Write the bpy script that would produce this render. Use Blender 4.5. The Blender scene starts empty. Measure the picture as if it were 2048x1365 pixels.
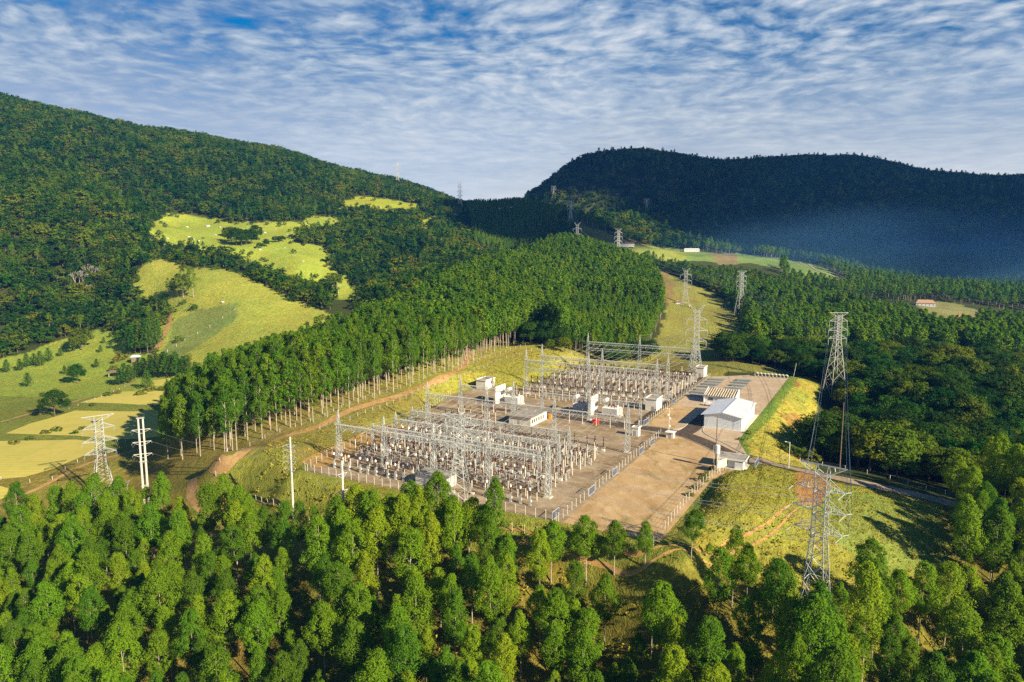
import bpy, bmesh, math, random
import numpy as np
from mathutils import Vector, Matrix
R = math.radians
random.seed(7); rng = np.random.default_rng(7)
S = bpy.context.scene
def LINK(o): bpy.context.scene.collection.objects.link(o)

# ------------------------------------------------------------------ camera
F_PX, CX, CY = 1400.0, 1024.0, 682.5
PITCH = math.atan(187.5 / F_PX); CAM_H = 72.0
cam = bpy.data.cameras.new("camera"); camo = bpy.data.objects.new("camera", cam); LINK(camo)
cam.sensor_width = 36.0; cam.lens = F_PX / 2048 * 36.0
cam.clip_start = 1.0; cam.clip_end = 30000
camo.location = (0, 0, CAM_H); camo.rotation_euler = (R(90) - PITCH, 0, 0)
S.camera = camo

# ------------------------------------------------------------------ sun, sky, exposure
SUN_AZ, SUN_EL = R(131), R(27)        # clockwise from +Y
sl = bpy.data.lights.new("sun", 'SUN'); sl.energy = 5.0; sl.angle = R(0.5); sl.color = (1.0, 0.87, 0.64)
so = bpy.data.objects.new("sun", sl); LINK(so)
SUN_DIR = Vector((math.sin(SUN_AZ) * math.cos(SUN_EL), math.cos(SUN_AZ) * math.cos(SUN_EL), math.sin(SUN_EL)))
so.rotation_euler = SUN_DIR.to_track_quat('Z', 'Y').to_euler()
S.view_settings.view_transform = 'Standard'; S.view_settings.look = 'None'
S.view_settings.exposure = 0.90; S.view_settings.gamma = 1.0
S.cycles.use_denoising = False; S.cycles.volume_max_steps = 48
S.cycles.max_bounces = 6; S.cycles.diffuse_bounces = 2; S.cycles.glossy_bounces = 2
S.cycles.transmission_bounces = 3; S.cycles.volume_bounces = 0; S.cycles.transparent_max_bounces = 8

def N(nt, typ, **kw):
    n = nt.nodes.new(typ)
    for k, v in kw.items():
        if k.startswith('i_'):
            n.inputs[k[2:].replace('_', ' ')].default_value = v
        else:
            setattr(n, k, v)
    return n
def L(nt, a, b): nt.links.new(a, b)
def math_n(nt, op, a, b=None, c=None):
    n = nt.nodes.new('ShaderNodeMath'); n.operation = op
    for i, v in enumerate((a, b, c)):
        if v is None: continue
        if isinstance(v, (int, float)): n.inputs[i].default_value = v
        else: L(nt, v, n.inputs[i])
    return n.outputs[0]
def ramp(nt, fac, stops, interp='LINEAR'):
    n = nt.nodes.new('ShaderNodeValToRGB'); n.color_ramp.interpolation = interp
    e = n.color_ramp.elements
    while len(e) < len(stops): e.new(0.5)
    for i, (p, c) in enumerate(stops):
        e[i].position = p; e[i].color = c if len(c) == 4 else (*c, 1)
    L(nt, fac, n.inputs[0]); return n.outputs[0]
def mixc(nt, fac, a, b, blend='MIX'):
    n = nt.nodes.new('ShaderNodeMix'); n.data_type = 'RGBA'; n.blend_type = blend
    for i, v in ((0, fac), (6, a), (7, b)):
        if isinstance(v, (int, float)): n.inputs[i].default_value = v
        elif isinstance(v, tuple): n.inputs[i].default_value = (*v, 1) if len(v) == 3 else v
        else: L(nt, v, n.inputs[i])
    return n.outputs[2]
def noise(nt, vec, scale, detail=4, rough=0.55, dist=0.0):
    n = nt.nodes.new('ShaderNodeTexNoise'); n.inputs['Scale'].default_value = scale
    n.inputs['Detail'].default_value = detail; n.inputs['Roughness'].default_value = rough
    n.inputs['Distortion'].default_value = dist
    if vec is not None: L(nt, vec, n.inputs['Vector'])
    return n.outputs[0]

def make_world():
    w = bpy.data.worlds.new("World"); S.world = w; w.use_nodes = True
    nt = w.node_tree; nt.nodes.clear()
    out = N(nt, 'ShaderNodeOutputWorld'); bg = N(nt, 'ShaderNodeBackground')
    L(nt, bg.outputs[0], out.inputs[0]); bg.inputs[1].default_value = 0.060
    sky = N(nt, 'ShaderNodeTexSky', sky_type='NISHITA', sun_disc=False, sun_elevation=SUN_EL, sun_rotation=SUN_AZ,
            air_density=1.0, dust_density=0.2, ozone_density=4.0, altitude=100)
    hs = N(nt, 'ShaderNodeHueSaturation'); hs.inputs['Saturation'].default_value = 1.6; hs.inputs['Value'].default_value = 0.85
    L(nt, sky.outputs[0], hs.inputs['Color'])
    tc = N(nt, 'ShaderNodeTexCoord'); sep = N(nt, 'ShaderNodeSeparateXYZ'); L(nt, tc.outputs['Generated'], sep.inputs[0])
    zc = math_n(nt, 'MAXIMUM', sep.outputs[2], 0.0); z = math_n(nt, 'ADD', zc, 0.075)
    u = math_n(nt, 'DIVIDE', sep.outputs[0], z); v = math_n(nt, 'DIVIDE', sep.outputs[1], z)
    comb = N(nt, 'ShaderNodeCombineXYZ'); L(nt, u, comb.inputs[0]); L(nt, v, comb.inputs[1]); P = comb.outputs[0]
    wv = N(nt, 'ShaderNodeTexNoise'); wv.inputs['Scale'].default_value = 0.9; wv.inputs['Detail'].default_value = 2; L(nt, P, wv.inputs['Vector'])
    mv = N(nt, 'ShaderNodeVectorMath', operation='MULTIPLY_ADD'); L(nt, wv.outputs['Color'], mv.inputs[0]); mv.inputs[1].default_value = (0.5, 0.5, 0); L(nt, P, mv.inputs[2])
    mp = N(nt, 'ShaderNodeMapping'); L(nt, mv.outputs[0], mp.inputs['Vector']); mp.inputs['Rotation'].default_value = (0, 0, R(3)); mp.inputs['Scale'].default_value = (0.92, 0.92, 1)
    big = noise(nt, P, 0.42, 3, 0.5, 0.4)
    mid = noise(nt, mp.outputs[0], 3.2, 4, 0.5, 0.3)
    rip = noise(nt, mp.outputs[0], 9.5, 3, 0.5, 0.25)
    fine = noise(nt, mp.outputs[0], 20.0, 3, 0.6, 0.2)
    # ripples read clearly overhead and blend together toward the horizon
    far = N(nt, 'ShaderNodeMapRange'); L(nt, sep.outputs[2], far.inputs['Value']); far.inputs['From Min'].default_value = 0.06; far.inputs['From Max'].default_value = 0.26; 
    fr = far.outputs[0]
    def cen(x, k): return math_n(nt, 'MULTIPLY', math_n(nt, 'ADD', x, -0.5), k)
    r1 = math_n(nt, 'MULTIPLY', cen(rip, 1.35), math_n(nt, 'ADD', math_n(nt, 'MULTIPLY', fr, 0.75), 0.25))
    f1 = math_n(nt, 'MULTIPLY', cen(fine, 0.45), fr)
    d = math_n(nt, 'ADD', math_n(nt, 'ADD', cen(big, 1.35), cen(mid, 0.75)), math_n(nt, 'ADD', r1, f1))
    thin = math_n(nt, 'ADD', math_n(nt, 'MULTIPLY', fr, -0.36), math_n(nt, 'MULTIPLY', sep.outputs[0], -0.10))
    hi = N(nt, 'ShaderNodeMapRange'); L(nt, sep.outputs[2], hi.inputs['Value']); hi.inputs['From Min'].default_value = 0.30; hi.inputs['From Max'].default_value = 0.60; hi.inputs['To Max'].default_value = -0.75
    thin = math_n(nt, 'ADD', thin, hi.outputs[0])
    cov = ramp(nt, math_n(nt, 'ADD', math_n(nt, 'ADD', d, thin), 0.93), [(0.12, (0, 0, 0)), (0.42, (0.62, 0.62, 0.62)), (0.62, (0.90, 0.90, 0.90)), (0.85, (1, 1, 1))])
    lit = math_n(nt, 'ADD', math_n(nt, 'ADD', math_n(nt, 'MULTIPLY', d, 0.85), math_n(nt, 'ADD', math_n(nt, 'MULTIPLY', fr, -0.10), 0.66)), math_n(nt, 'MULTIPLY', sep.outputs[0], 0.15))
    cc = ramp(nt, lit, [(0.15, (1.1, 1.9, 4.0)), (0.42, (1.9, 2.9, 4.6)), (0.66, (3.6, 4.6, 5.8)), (0.96, (6.6, 6.9, 7.3))])
    lowf = ramp(nt, sep.outputs[2], [(0.03, (0.85, 0.85, 0.85)), (0.25, (0, 0, 0))])
    L(nt, mixc(nt, lowf, mixc(nt, cov, hs.outputs[0], cc), (7.4, 7.8, 7.9)), bg.inputs[0])
make_world()

# ------------------------------------------------------------------ tagging helpers
def tag(o, label=None, cat=None, group=None, kind=None):
    if label: o['label'] = label
    if cat: o['category'] = cat
    if group: o['group'] = group
    if kind: o['kind'] = kind
    return o
def empty(name, loc=(0, 0, 0), rz=0.0):
    o = bpy.data.objects.new(name, None); LINK(o); o.location = loc; o.rotation_euler = (0, 0, rz)
    o.empty_display_size = 0.5; return o
def link_mesh(name, verts, faces, mats, parent=None, smooth=False, midx=None):
    me = bpy.data.meshes.new(name); me.from_pydata([tuple(v) for v in verts], [], faces)
    for m in (mats if isinstance(mats, (list, tuple)) else [mats]): me.materials.append(m)
    if midx is not None: me.polygons.foreach_set('material_index', midx)
    if smooth: me.polygons.foreach_set('use_smooth', [True] * len(me.polygons))
    me.update()
    o = bpy.data.objects.new(name, me); LINK(o); o.parent = parent
    return o
def np_mesh(name, V, Q, mats, parent=None, smooth=False):
    """V (n,3), Q (m,k) uniform polygons, fast"""
    me = bpy.data.meshes.new(name); V = np.asarray(V, np.float32); Q = np.asarray(Q, np.int32)
    me.vertices.add(len(V)); me.vertices.foreach_set('co', V.ravel())
    k = Q.shape[1]; me.loops.add(Q.size); me.loops.foreach_set('vertex_index', Q.ravel())
    me.polygons.add(len(Q)); me.polygons.foreach_set('loop_start', np.arange(0, Q.size, k, dtype=np.int32))
    try: me.polygons.foreach_set('loop_total', np.full(len(Q), k, np.int32))
    except Exception: pass
    if smooth: me.polygons.foreach_set('use_smooth', np.ones(len(Q), bool))
    for m in (mats if isinstance(mats, (list, tuple)) else [mats]): me.materials.append(m)
    me.update(calc_edges=True); me.validate()
    o = bpy.data.objects.new(name, me); LINK(o); o.parent = parent
    return o

class MB:
    def __init__(s): s.v = []; s.f = []
    def add(s, vs, fs):
        n = len(s.v); s.v += [tuple(v) for v in vs]; s.f += [tuple(i + n for i in f) for f in fs]; return s
    def box(s, x0, x1, y0, y1, z0, z1):
        return s.add([(x0, y0, z0), (x1, y0, z0), (x1, y1, z0), (x0, y1, z0), (x0, y0, z1), (x1, y0, z1), (x1, y1, z1), (x0, y1, z1)],
                     [(0, 3, 2, 1), (4, 5, 6, 7), (0, 1, 5, 4), (1, 2, 6, 5), (2, 3, 7, 6), (3, 0, 4, 7)])
    def bar(s, p, q, r, n=4, r2=None, cap=True):
        p = Vector(p); q = Vector(q); d = q - p
        if d.length < 1e-6: return s
        r2 = r if r2 is None else r2
        d.normalize(); a = Vector((0, 0, 1)) if abs(d.z) < 0.9 else Vector((1, 0, 0))
        u = d.cross(a).normalized(); w = d.cross(u)
        vs = []
        for c, rr in ((p, r), (q, r2)):
            for i in range(n):
                t = 2 * math.pi * (i + 0.5) / n; vs.append(c + u * (rr * math.cos(t)) + w * (rr * math.sin(t)))
        fs = [(i, (i + 1) % n, n + (i + 1) % n, n + i) for i in range(n)]
        if cap: fs += [tuple(range(n - 1, -1, -1)), tuple(range(n, 2 * n))]
        return s.add(vs, fs)
    def path(s, pts, r, n=5):
        for a, b in zip(pts, pts[1:]): s.bar(a, b, r, n)
        return s
    def lathe(s, prof, cx=0, cy=0, n=10):
        """prof [(r,z)]"""
        vs = []; fs = []
        for r, z in prof:
            for i in range(n):
                t = 2 * math.pi * i / n; vs.append((cx + r * math.cos(t), cy + r * math.sin(t), z))
        for k in range(len(prof) - 1):
            for i in range(n):
                j = (i + 1) % n; fs.append((k * n + i, k * n + j, (k + 1) * n + j, (k + 1) * n + i))
        fs += [tuple(range(n - 1, -1, -1)), tuple((len(prof) - 1) * n + i for i in range(n))]
        return s.add(vs, fs)
    def build(s, name, mat, parent=None, smooth=False):
        return link_mesh(name, s.v, s.f, mat, parent, smooth)

def copy_tree(o, parent=None, top=True, skip=()):
    c = o.copy(); LINK(c); c.parent = parent
    for ch in o.children:
        copy_tree(ch, c, False)
    return c

# ------------------------------------------------------------------ materials
def mat(name, color, rough=0.8, metallic=0.0, var=0.0, vscale=1.0, bump=0.0, bscale=5.0, color2=None, spec=0.3, objrand=0.0, coord='Object'):
    m = bpy.data.materials.new(name); m.use_nodes = True; nt = m.node_tree; b = nt.nodes['Principled BSDF']
    b.inputs['Roughness'].default_value = rough; b.inputs['Metallic'].default_value = metallic
    b.inputs['Specular IOR Level'].default_value = spec
    tc = N(nt, 'ShaderNodeTexCoord'); vec = tc.outputs[coord]
    c2 = color2 or tuple(x * (1 - var) for x in color)
    if var or color2:
        fac = ramp(nt, noise(nt, vec, vscale, 5, 0.6), [(0.35, (0, 0, 0)), (0.65, (1, 1, 1))])
        c = mixc(nt, fac, color, c2)
    else:
        rgb = N(nt, 'ShaderNodeRGB'); rgb.outputs[0].default_value = (*color, 1); c = rgb.outputs[0]
    if objrand:
        oi = N(nt, 'ShaderNodeObjectInfo'); hs = N(nt, 'ShaderNodeHueSaturation')
        L(nt, c, hs.inputs['Color'])
        L(nt, math_n(nt, 'ADD', math_n(nt, 'MULTIPLY', oi.outputs['Random'], objrand), 1 - objrand / 2), hs.inputs['Value'])
        c = hs.outputs[0]
    L(nt, c, b.inputs['Base Color'])
    if bump:
        bn = N(nt, 'ShaderNodeBump'); bn.inputs['Strength'].default_value = bump; bn.inputs['Distance'].default_value = 0.1
        L(nt, noise(nt, vec, bscale, 4, 0.6), bn.inputs['Height']); L(nt, bn.outputs[0], b.inputs['Normal'])
    return m

def leaf_mat(name, c1, c2, c3, trans=0.35, hv=0.05, vv=0.5, rough=0.75):
    """c1..c3 leaf colours chosen per tree and per clump"""
    m = bpy.data.materials.new(name); m.use_nodes = True; nt = m.node_tree
    b = nt.nodes['Principled BSDF']; out = nt.nodes['Material Output']
    oi = N(nt, 'ShaderNodeObjectInfo'); tc = N(nt, 'ShaderNodeTexCoord')
    n1 = noise(nt, tc.outputs['Object'], 0.55, 3, 0.6)
    f = math_n(nt, 'ADD', math_n(nt, 'MULTIPLY', oi.outputs['Random'], 0.75), math_n(nt, 'MULTIPLY', n1, 0.55))
    sc_ = N(nt, 'ShaderNodeVectorMath', operation='SCALE'); L(nt, oi.outputs['Location'], sc_.inputs[0]); sc_.inputs['Scale'].default_value = 0.011
    patch = noise(nt, sc_.outputs[0], 1.0, 4, 0.65)
    f = math_n(nt, 'ADD', f, math_n(nt, 'MULTIPLY', math_n(nt, 'ADD', patch, -0.5), 1.1))
    col = ramp(nt, math_n(nt, 'ADD', f, -0.13), [(0.1, c1), (0.55, c2), (0.95, c3)])
    n2 = noise(nt, tc.outputs['Object'], 3.0, 2, 0.5)
    hs = N(nt, 'ShaderNodeHueSaturation'); L(nt, col, hs.inputs['Color'])
    L(nt, math_n(nt, 'ADD', math_n(nt, 'MULTIPLY', n2, vv), 1 - vv / 2), hs.inputs['Value'])
    r2 = math_n(nt, 'FRACT', math_n(nt, 'MULTIPLY', oi.outputs['Random'], 17.3))
    L(nt, math_n(nt, 'ADD', math_n(nt, 'MULTIPLY', r2, hv), 0.5 - hv / 2), hs.inputs['Hue'])
    L(nt, hs.outputs[0], b.inputs['Base Color']); b.inputs['Roughness'].default_value = rough
    b.inputs['Specular IOR Level'].default_value = 0.06
    tr = N(nt, 'ShaderNodeBsdfTranslucent')
    tcol = mixc(nt, 1.0, hs.outputs[0], (1.25, 1.3, 0.5), 'MULTIPLY'); L(nt, tcol, tr.inputs[0])
    mx = N(nt, 'ShaderNodeMixShader'); mx.inputs[0].default_value = trans
    L(nt, b.outputs[0], mx.inputs[1]); L(nt, tr.outputs[0], mx.inputs[2]); L(nt, mx.outputs[0], out.inputs[0])
    return m

# ------------------------------------------------------------------ pixel rays of the survey (used to place the terrain's control points)
def ray(px, py):
    v = CY - py
    return (px - CX, v * math.sin(PITCH) + F_PX * math.cos(PITCH), v * math.cos(PITCH) - F_PX * math.sin(PITCH))
def atz(px, py, z=0.0):
    r = ray(px, py); t = (z - CAM_H) / r[2]; return (r[0] * t, r[1] * t)
def atD(px, py, D):
    r = ray(px, py); t = D / r[1]; return (r[0] * t, D, CAM_H + r[2] * t)
def project(x, y, z):
    """world -> photo pixels (arrays)"""
    dz = z - CAM_H
    yc = y * math.cos(PITCH) - dz * math.sin(PITCH); up = y * math.sin(PITCH) + dz * math.cos(PITCH)
    return CX + F_PX * x / yc, CY - F_PX * up / yc
def inpoly(x, y, poly):
    x = np.asarray(x); y = np.asarray(y); c = np.zeros(x.shape, bool); n = len(poly)
    for i in range(n):
        x1, y1 = poly[i]; x2, y2 = poly[(i + 1) % n]
        if y1 == y2: continue
        c ^= ((y1 > y) != (y2 > y)) & (x < (x2 - x1) * (y - y1) / (y2 - y1) + x1)
    return c
def polydist(x, y, poly, closed=True):
    d = np.full(np.shape(x), 1e9); n = len(poly)
    for i in range(n if closed else n - 1):
        ax, ay = poly[i]; bx, by = poly[(i + 1) % n]; dx, dy = bx - ax, by - ay
        t = np.clip(((x - ax) * dx + (y - ay) * dy) / (dx * dx + dy * dy + 1e-9), 0, 1)
        d = np.minimum(d, np.hypot(x - ax - t * dx, y - ay - t * dy))
    return d

# site frame: a runs along the right-hand fence, b to the left of it
SAZ = R(28.2); SA = (math.sin(SAZ), math.cos(SAZ)); SB = (-math.cos(SAZ), math.sin(SAZ)); SO = atz(1125, 1036)
def site(a, b, z=0.0): return (SO[0] + a * SA[0] + b * SB[0], SO[1] + a * SA[1] + b * SB[1], z)
def to_site(x, y):
    dx, dy = x - SO[0], y - SO[1]; return dx * SA[0] + dy * SA[1], dx * SB[0] + dy * SB[1]
SITE_RZ = -SAZ        # local +Y along a, local -X along b

# ------------------------------------------------------------------ terrain
CP = []   # (px,py,depth)
CZ = []   # (px,py,z)
CZ += [(1150,1100,-6),(1010,1068,-5),(1290,1118,-7),(1400,1112,-6),(1500,1076,-3.5),(1610,990,-1.5)]
CZ += [(1440,948,2.5),(1470,960,2.2),(1600,1010,-2),(1850,1055,-8),(1900,1130,-14),(1700,1100,-8),(1500,1045,0),(1380,1040,2),(1345,1085,-1),(1400,1000,3.0)]
CZ += [(1520,925,0),(1600,943,-1),(1700,960,-2),(1880,1000,-6),(2040,1050,-9),(2200,1100,-12),(2500,1200,-18)]
CP += [(1650,1330,145),(1900,1300,165),(1200,1365,149),(1200,1220,165),(2150,1365,160),(2400,1500,130)]
CZ += [(1300,1200,-12),(1500,1180,-10),(1050,1180,-12),(900,1150,-13),(650,1150,-15)]
CP += [(210,1015,273),(0,1100,230),(-300,1150,240),(-700,1250,250)]
CZ += [(300,1003,-21),(400,1100,-22),(400,1365,-34),(0,1400,-38),(700,1365,-30),(1000,1500,-28),(1024,2600,-36),(400,2600,-40),(1700,2600,-30),(-600,2600,-44),(2600,2600,-28),(1900,1600,-27)]
# dirt road on the left, and the bank between road and platform
CZ += [(590,1035,-12),(480,1000,-13),(390,990,-14),(385,960,-12),(430,935,-8),(490,905,-4),(560,880,0),(650,850,2.0),(760,802,4.5),(850,768,6),(920,740,7),(1000,705,9),(1080,690,11),(1180,725,5),(1250,690,3)]
CZ += [(500,950,-5),(560,945,-2),(690,985,-4),(620,990,-8),(700,870,0.5),(800,820,2)]
# fields on the valley floor
CZ += [(150,880,-28),(0,950,-28),(200,800,-28),(0,860,-28),(330,820,-27),(260,790,-27.5),(330,900,-20),(150,950,-27.5),(-300,900,-28),(-600,1000,-28),(360,780,-24),(-300,820,-26)]
CP += [(100,755,545),(0,780,500),(230,750,540),(0,720,590),(180,668,640),(240,690,600),(300,745,520),(-300,730,600)]
CP += [(350,712,535),(400,690,560),(450,540,720),(300,522,740),(360,560,690),(550,570,680),(660,632,600),(500,640,590),(350,640,620),(320,680,590),(290,600,700),(600,660,560)]
CP += [(450,560,790),(600,600,740),(320,545,820)]
CP += [(480,500,920),(450,440,1060),(330,440,1060),(600,520,880),(650,600,800),(700,590,830),(550,560,850),(650,510,960),(620,440,1100),(700,460,1080)]
CP += [(780,412,1280),(860,418,1260),(870,445,1180),(720,400,1300)]
# left mountain
CP += [(0,205,1300),(-300,140,1300),(-700,60,1400),(200,255,1350),(400,280,1400),(600,325,1450),(750,362,1540),(795,364,1575),(900,412,1500),(945,420,1420)]
CP += [(0,400,870),(0,550,690),(0,650,640),(150,500,800),(250,430,930),(200,320,1150),(400,360,1180),(600,410,1200),(0,300,1050),(-400,400,850),(-400,600,700),(100,600,720),(-300,250,1080)]
CP += [(0,330,1900),(300,380,2000),(700,420,2200),(900,440,2100),(-500,280,1900)]
# centre forest and conifer hill
CP += [(800,510,980),(720,575,870),(900,480,1080),(1040,418,1320),(960,425,1330),(1110,440,1260),(1000,500,1100),(1100,480,1180),(850,560,800),(960,560,800)]
CP += [(1040,450,1700),(1180,470,1750)]
# plantation floor
CZ += [(440,905,0),(700,843,3.2),(900,765,7.5)]
CP += [(450,830,300),(700,760,345),(700,700,420),(900,620,560),(1000,560,700),(1150,515,850),(1150,606,700),(1280,604,700),(1290,690,500),(1050,690,455),(1200,660,560),(1320,640,600),(600,760,390),(800,690,480)]
# corridor, saddle and the far green fields
CP += [(1350,652,600),(1420,700,500),(1370,610,750),(1335,560,930),(1300,545,980),(1200,478,1120),(1130,450,1200),(1280,500,1230),(1330,503,1270),(1450,515,1230),(1650,558,1150),(1550,530,1230),(1600,570,1050),(1700,590,1000),(1480,625,720)]
CP += [(1500,585,900),(1400,560,980),(1700,640,720),(1900,670,640),(2040,690,620),(1600,640,700),(2300,720,600),(1850,615,860),(1950,632,830),(2048,650,800)]
# jungle valley right of the platform
CP += [(1700,760,400),(1900,800,350),(1800,880,300),(1610,880,322),(1640,820,350),(1480,720,455),(1560,740,430),(1668,800,370),(2048,850,330),(2400,900,330),(1750,930,262),(1950,960,250),(2150,1000,250)]
CP += [(1420,728,425),(1250,738,430)]
# right mountain
CP += [(1050,412,2000),(1130,345,1950),(1290,318,1900),(1400,335,1980),(1560,335,2100),(1620,325,2150),(1750,322,2200),(1840,352,2250),(2048,362,2300),(2500,360,2400)]
CP += [(1250,474,1480),(1500,486,1560),(1700,535,1380),(1950,565,1300),(2048,600,1100),(2400,600,1150),(1200,440,1620),(1400,410,1740),(1700,420,1750),(2000,450,1650),(1180,400,1780)]
CP += [(1300,400,2900),(1800,420,3200),(1100,450,2800),(2300,430,3300),(600,440,3500),(0,420,3500)]
pts = []
for px, py, D in CP: pts.append(atD(px, py, D))
for px, py, z in CZ: x, y = atz(px, py, z); pts.append((x, y, z))
PAD = [site(-5,-2)[:2], site(-5,92)[:2], site(14,97)[:2], site(60,99)[:2], site(120,114)[:2], site(145,112)[:2], site(150,92)[:2], site(226,88)[:2], site(232,10)[:2],
       site(247,-8)[:2], site(247,-29)[:2], site(136,-29)[:2], site(100,-27)[:2], site(78,-33)[:2], site(70,-38)[:2], site(62,-33)[:2], site(50,-29)[:2], site(-5,-33)[:2]]
for a, b in ((5, 40), (5, 80), (60, 80), (60, 10), (120, 60), (180, 60), (220, 30), (200, -15), (120, -10), (100, 90), (30, 40), (200, 80), (20, -15), (40, -15), (80, -15)):
    pts.append(site(a, b, 0))
pts = np.array(pts)
WS = 1.0
def uw(x, y): return np.stack([x / y, np.log(y) * WS], -1)
def kern(r2): return 0.5 * r2 * np.log(r2 + 1e-12)
_c = uw(pts[:, 0], pts[:, 1]); _n = len(_c)
_K = kern(((_c[:, None] - _c[None]) ** 2).sum(-1)) + np.eye(_n) * 2e-4
_Pm = np.concatenate([np.ones((_n, 1)), _c], 1)
_M = np.block([[_K, _Pm], [_Pm.T, np.zeros((3, 3))]])
_sol = np.linalg.solve(_M, np.concatenate([pts[:, 2], np.zeros(3)]))
def tps(x, y):
    x = np.atleast_1d(x).astype(float); y = np.atleast_1d(y).astype(float); out = np.empty(x.shape)
    q = uw(x, y)
    for i in range(0, len(q), 20000):
        b = q[i:i + 20000]; r2 = ((b[:, None] - _c[None]) ** 2).sum(-1)
        out[i:i + 20000] = kern(r2) @ _sol[:_n] + _sol[_n] + b @ _sol[_n + 1:]
    return out
def wob(x, y):
    s = 0
    for k, (fx, fy, ph, am) in enumerate(((.011, .007, 1, 1), (-.006, .013, 2, 1), (.023, .019, 4, .5), (.031, -.027, 5, .4), (.06, .045, 3, .22), (-.05, .071, 6, .18))):
        s = s + am * np.sin(x * fx + y * fy + ph)
    return s
def height(x, y):
    x = np.atleast_1d(x).astype(float); y = np.atleast_1d(y).astype(float)
    z = tps(x, y)
    z = z + wob(x * 1.3, y * 1.3) * np.clip((y - 500) / 500, 0, 1) * 3.0 + wob(x * 4, y * 4) * 0.12 * np.clip((y - 60) / 60, 0, 1)
    near = (y > 150) & (y < 460) & (np.abs(x) < 260)
    xn, yn = x[near], y[near]
    d = polydist(xn, yn, PAD); ins = inpoly(xn, yn, PAD)
    a, b = to_site(xn, yn)
    sm = lambda v: np.clip(v, 0, 1) ** 2 * (3 - 2 * np.clip(v, 0, 1))
    wdt = 10.0 + 16.0 * sm((a - 78) / 30) * sm((-b - 14) / 14) - 5.0 * sm((a - 15) / 20) * sm((82 - a) / 14) * sm((-b - 14) / 14)
    t = np.clip(d / wdt, 0, 1); t = t * t * (3 - 2 * t) * 0.5 + t * 0.5; t[ins] = 0
    z[near] = z[near] * t
    return z
def gz(x, y): return float(height(x, y)[0])

_sm = np.exp(np.linspace(math.log(70), math.log(4500), 900))
def hit(px, py):
    """where the line of sight through a photo pixel meets the terrain"""
    r = ray(px, py); t = _sm / r[1]; x = r[0] * t; z = CAM_H + r[2] * t
    h = height(x, _sm); k = np.argmax(z < h)
    if not (z < h).any(): k = len(_sm) - 1
    if k > 0:
        d0, d1 = z[k - 1] - h[k - 1], z[k] - h[k]; f = d0 / (d0 - d1 + 1e-9); Y = _sm[k - 1] + (_sm[k] - _sm[k - 1]) * f
    else: Y = _sm[0]
    x = r[0] * Y / r[1]; return (x, Y, gz(x, Y))

# ------------------------------------------------------------------ open ground (outlines surveyed from the photograph)
O_PAST = [(332,424),(387,431),(468,445),(598,445),(626,433),(700,433),(668,450),(590,463),(580,482),(659,498),(664,510),(647,522),(694,561),(729,584),(725,604),(680,622),(660,600),(640,565),(598,552),(530,530),(480,513),(405,494),(352,487),(295,472),(310,445)]
O_KNOLL = [(262,565),(290,525),(318,517),(375,532),(430,537),(470,540),(540,575),(600,603),(668,634),(640,650),(560,680),(450,720),(330,735),(310,715),(322,650),(350,640),(340,610),(300,600)]
O_STRIP = [(678,409),(713,393),(776,397),(850,413),(819,425),(787,426),(729,417),(682,415)]
O_STRIP2 = [(834,444),(877,430),(858,452),(862,471),(842,460)]
O_LOW = [(-900,760),(0,717),(53,707),(98,690),(141,675),(190,658),(246,672),(250,700),(290,712),(312,705),(330,640),(352,640),(345,735),(380,760),(350,830),(-900,1000)]
O_CORR = [(1285,535),(1330,545),(1360,560),(1440,592),(1480,628),(1500,690),(1440,710),(1340,712),(1300,705),(1325,650),(1335,600),(1310,560)]
O_SADDLE = [(1118,440),(1170,452),(1240,475),(1300,492),(1240,514),(1180,505),(1140,490),(1118,465)]
O_FIELD = [(1240,493),(1303,493),(1398,503),(1437,507),(1485,508),(1556,518),(1634,530),(1666,546),(1702,570),(1674,574),(1619,558),(1587,556),(1579,530),(1540,526),(1500,518),(1453,520),(1410,514),(1358,512),(1287,507),(1283,518),(1240,514)]
O_HILL = [(1440,925),(1520,928),(1640,960),(1880,1005),(1905,1060),(1900,1150),(1800,1190),(1600,1190),(1500,1150),(1420,1150),(1320,1130),(1330,1060)]
O_FARR = [(1835,600),(1880,603),(1960,620),(2010,640),(1960,640),(1850,622)]
RIVERSIDE = [(380,1050),(400,985),(440,935),(560,890),(620,930),(1130,1045),(1300,1090),(1330,1130),(1000,1110),(690,1085),(560,1050)]
P_PLANT = [(335,925),(450,912),(555,866),(640,843),(760,795),(900,748),(960,722),(1030,690),(1075,680),(1130,700),(1210,722),(1290,705),(1325,640),(1318,590),(1290,548),(1190,512),(1130,505),(1000,555),(900,600),(800,655),(700,712),(540,768),(400,810),(330,850)]
P_FORE = [(55,1085),(340,1080),(600,1095),(690,1110),(720,1122),(1000,1130),(1040,1165),(1330,1190),(1420,1200),(1560,1205),(1860,1200),(1885,1150),(1892,1040),(1950,1010),(2700,1080),(2900,3600),(-1500,3600),(-1200,1300),(0,1130)]
P_SPARSE = [(1000,1120),(1960,1120),(1960,3600),(1000,3600)]
P_JUNG = [(1602,868),(1618,900),(1640,925),(1900,975),(1960,1000),(2700,1060),(2900,700),(2048,690),(1900,672),(1700,650),(1560,652),(1500,690),(1430,712),(1410,724),(1500,728),(1590,745),(1650,800),(1655,835)]
P_MIDR = [(1290,518),(1400,546),(1500,556),(1590,582),(1700,622),(1850,650),(2048,662),(2700,690),(2900,720),(2048,692),(1900,674),(1700,652),(1560,654),(1490,688),(1482,630),(1440,590),(1360,557),(1330,542),(1283,530)]
P_CONI = [(935,425),(960,412),(1040,400),(1112,410),(1120,470),(1060,505),(1000,510),(950,500)]
P_BACK = [(1075,682),(1130,702),(1210,724),(1300,712),(1440,716),(1500,700),(1500,726),(1400,722),(1300,727),(1190,728),(1120,712)]

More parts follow.
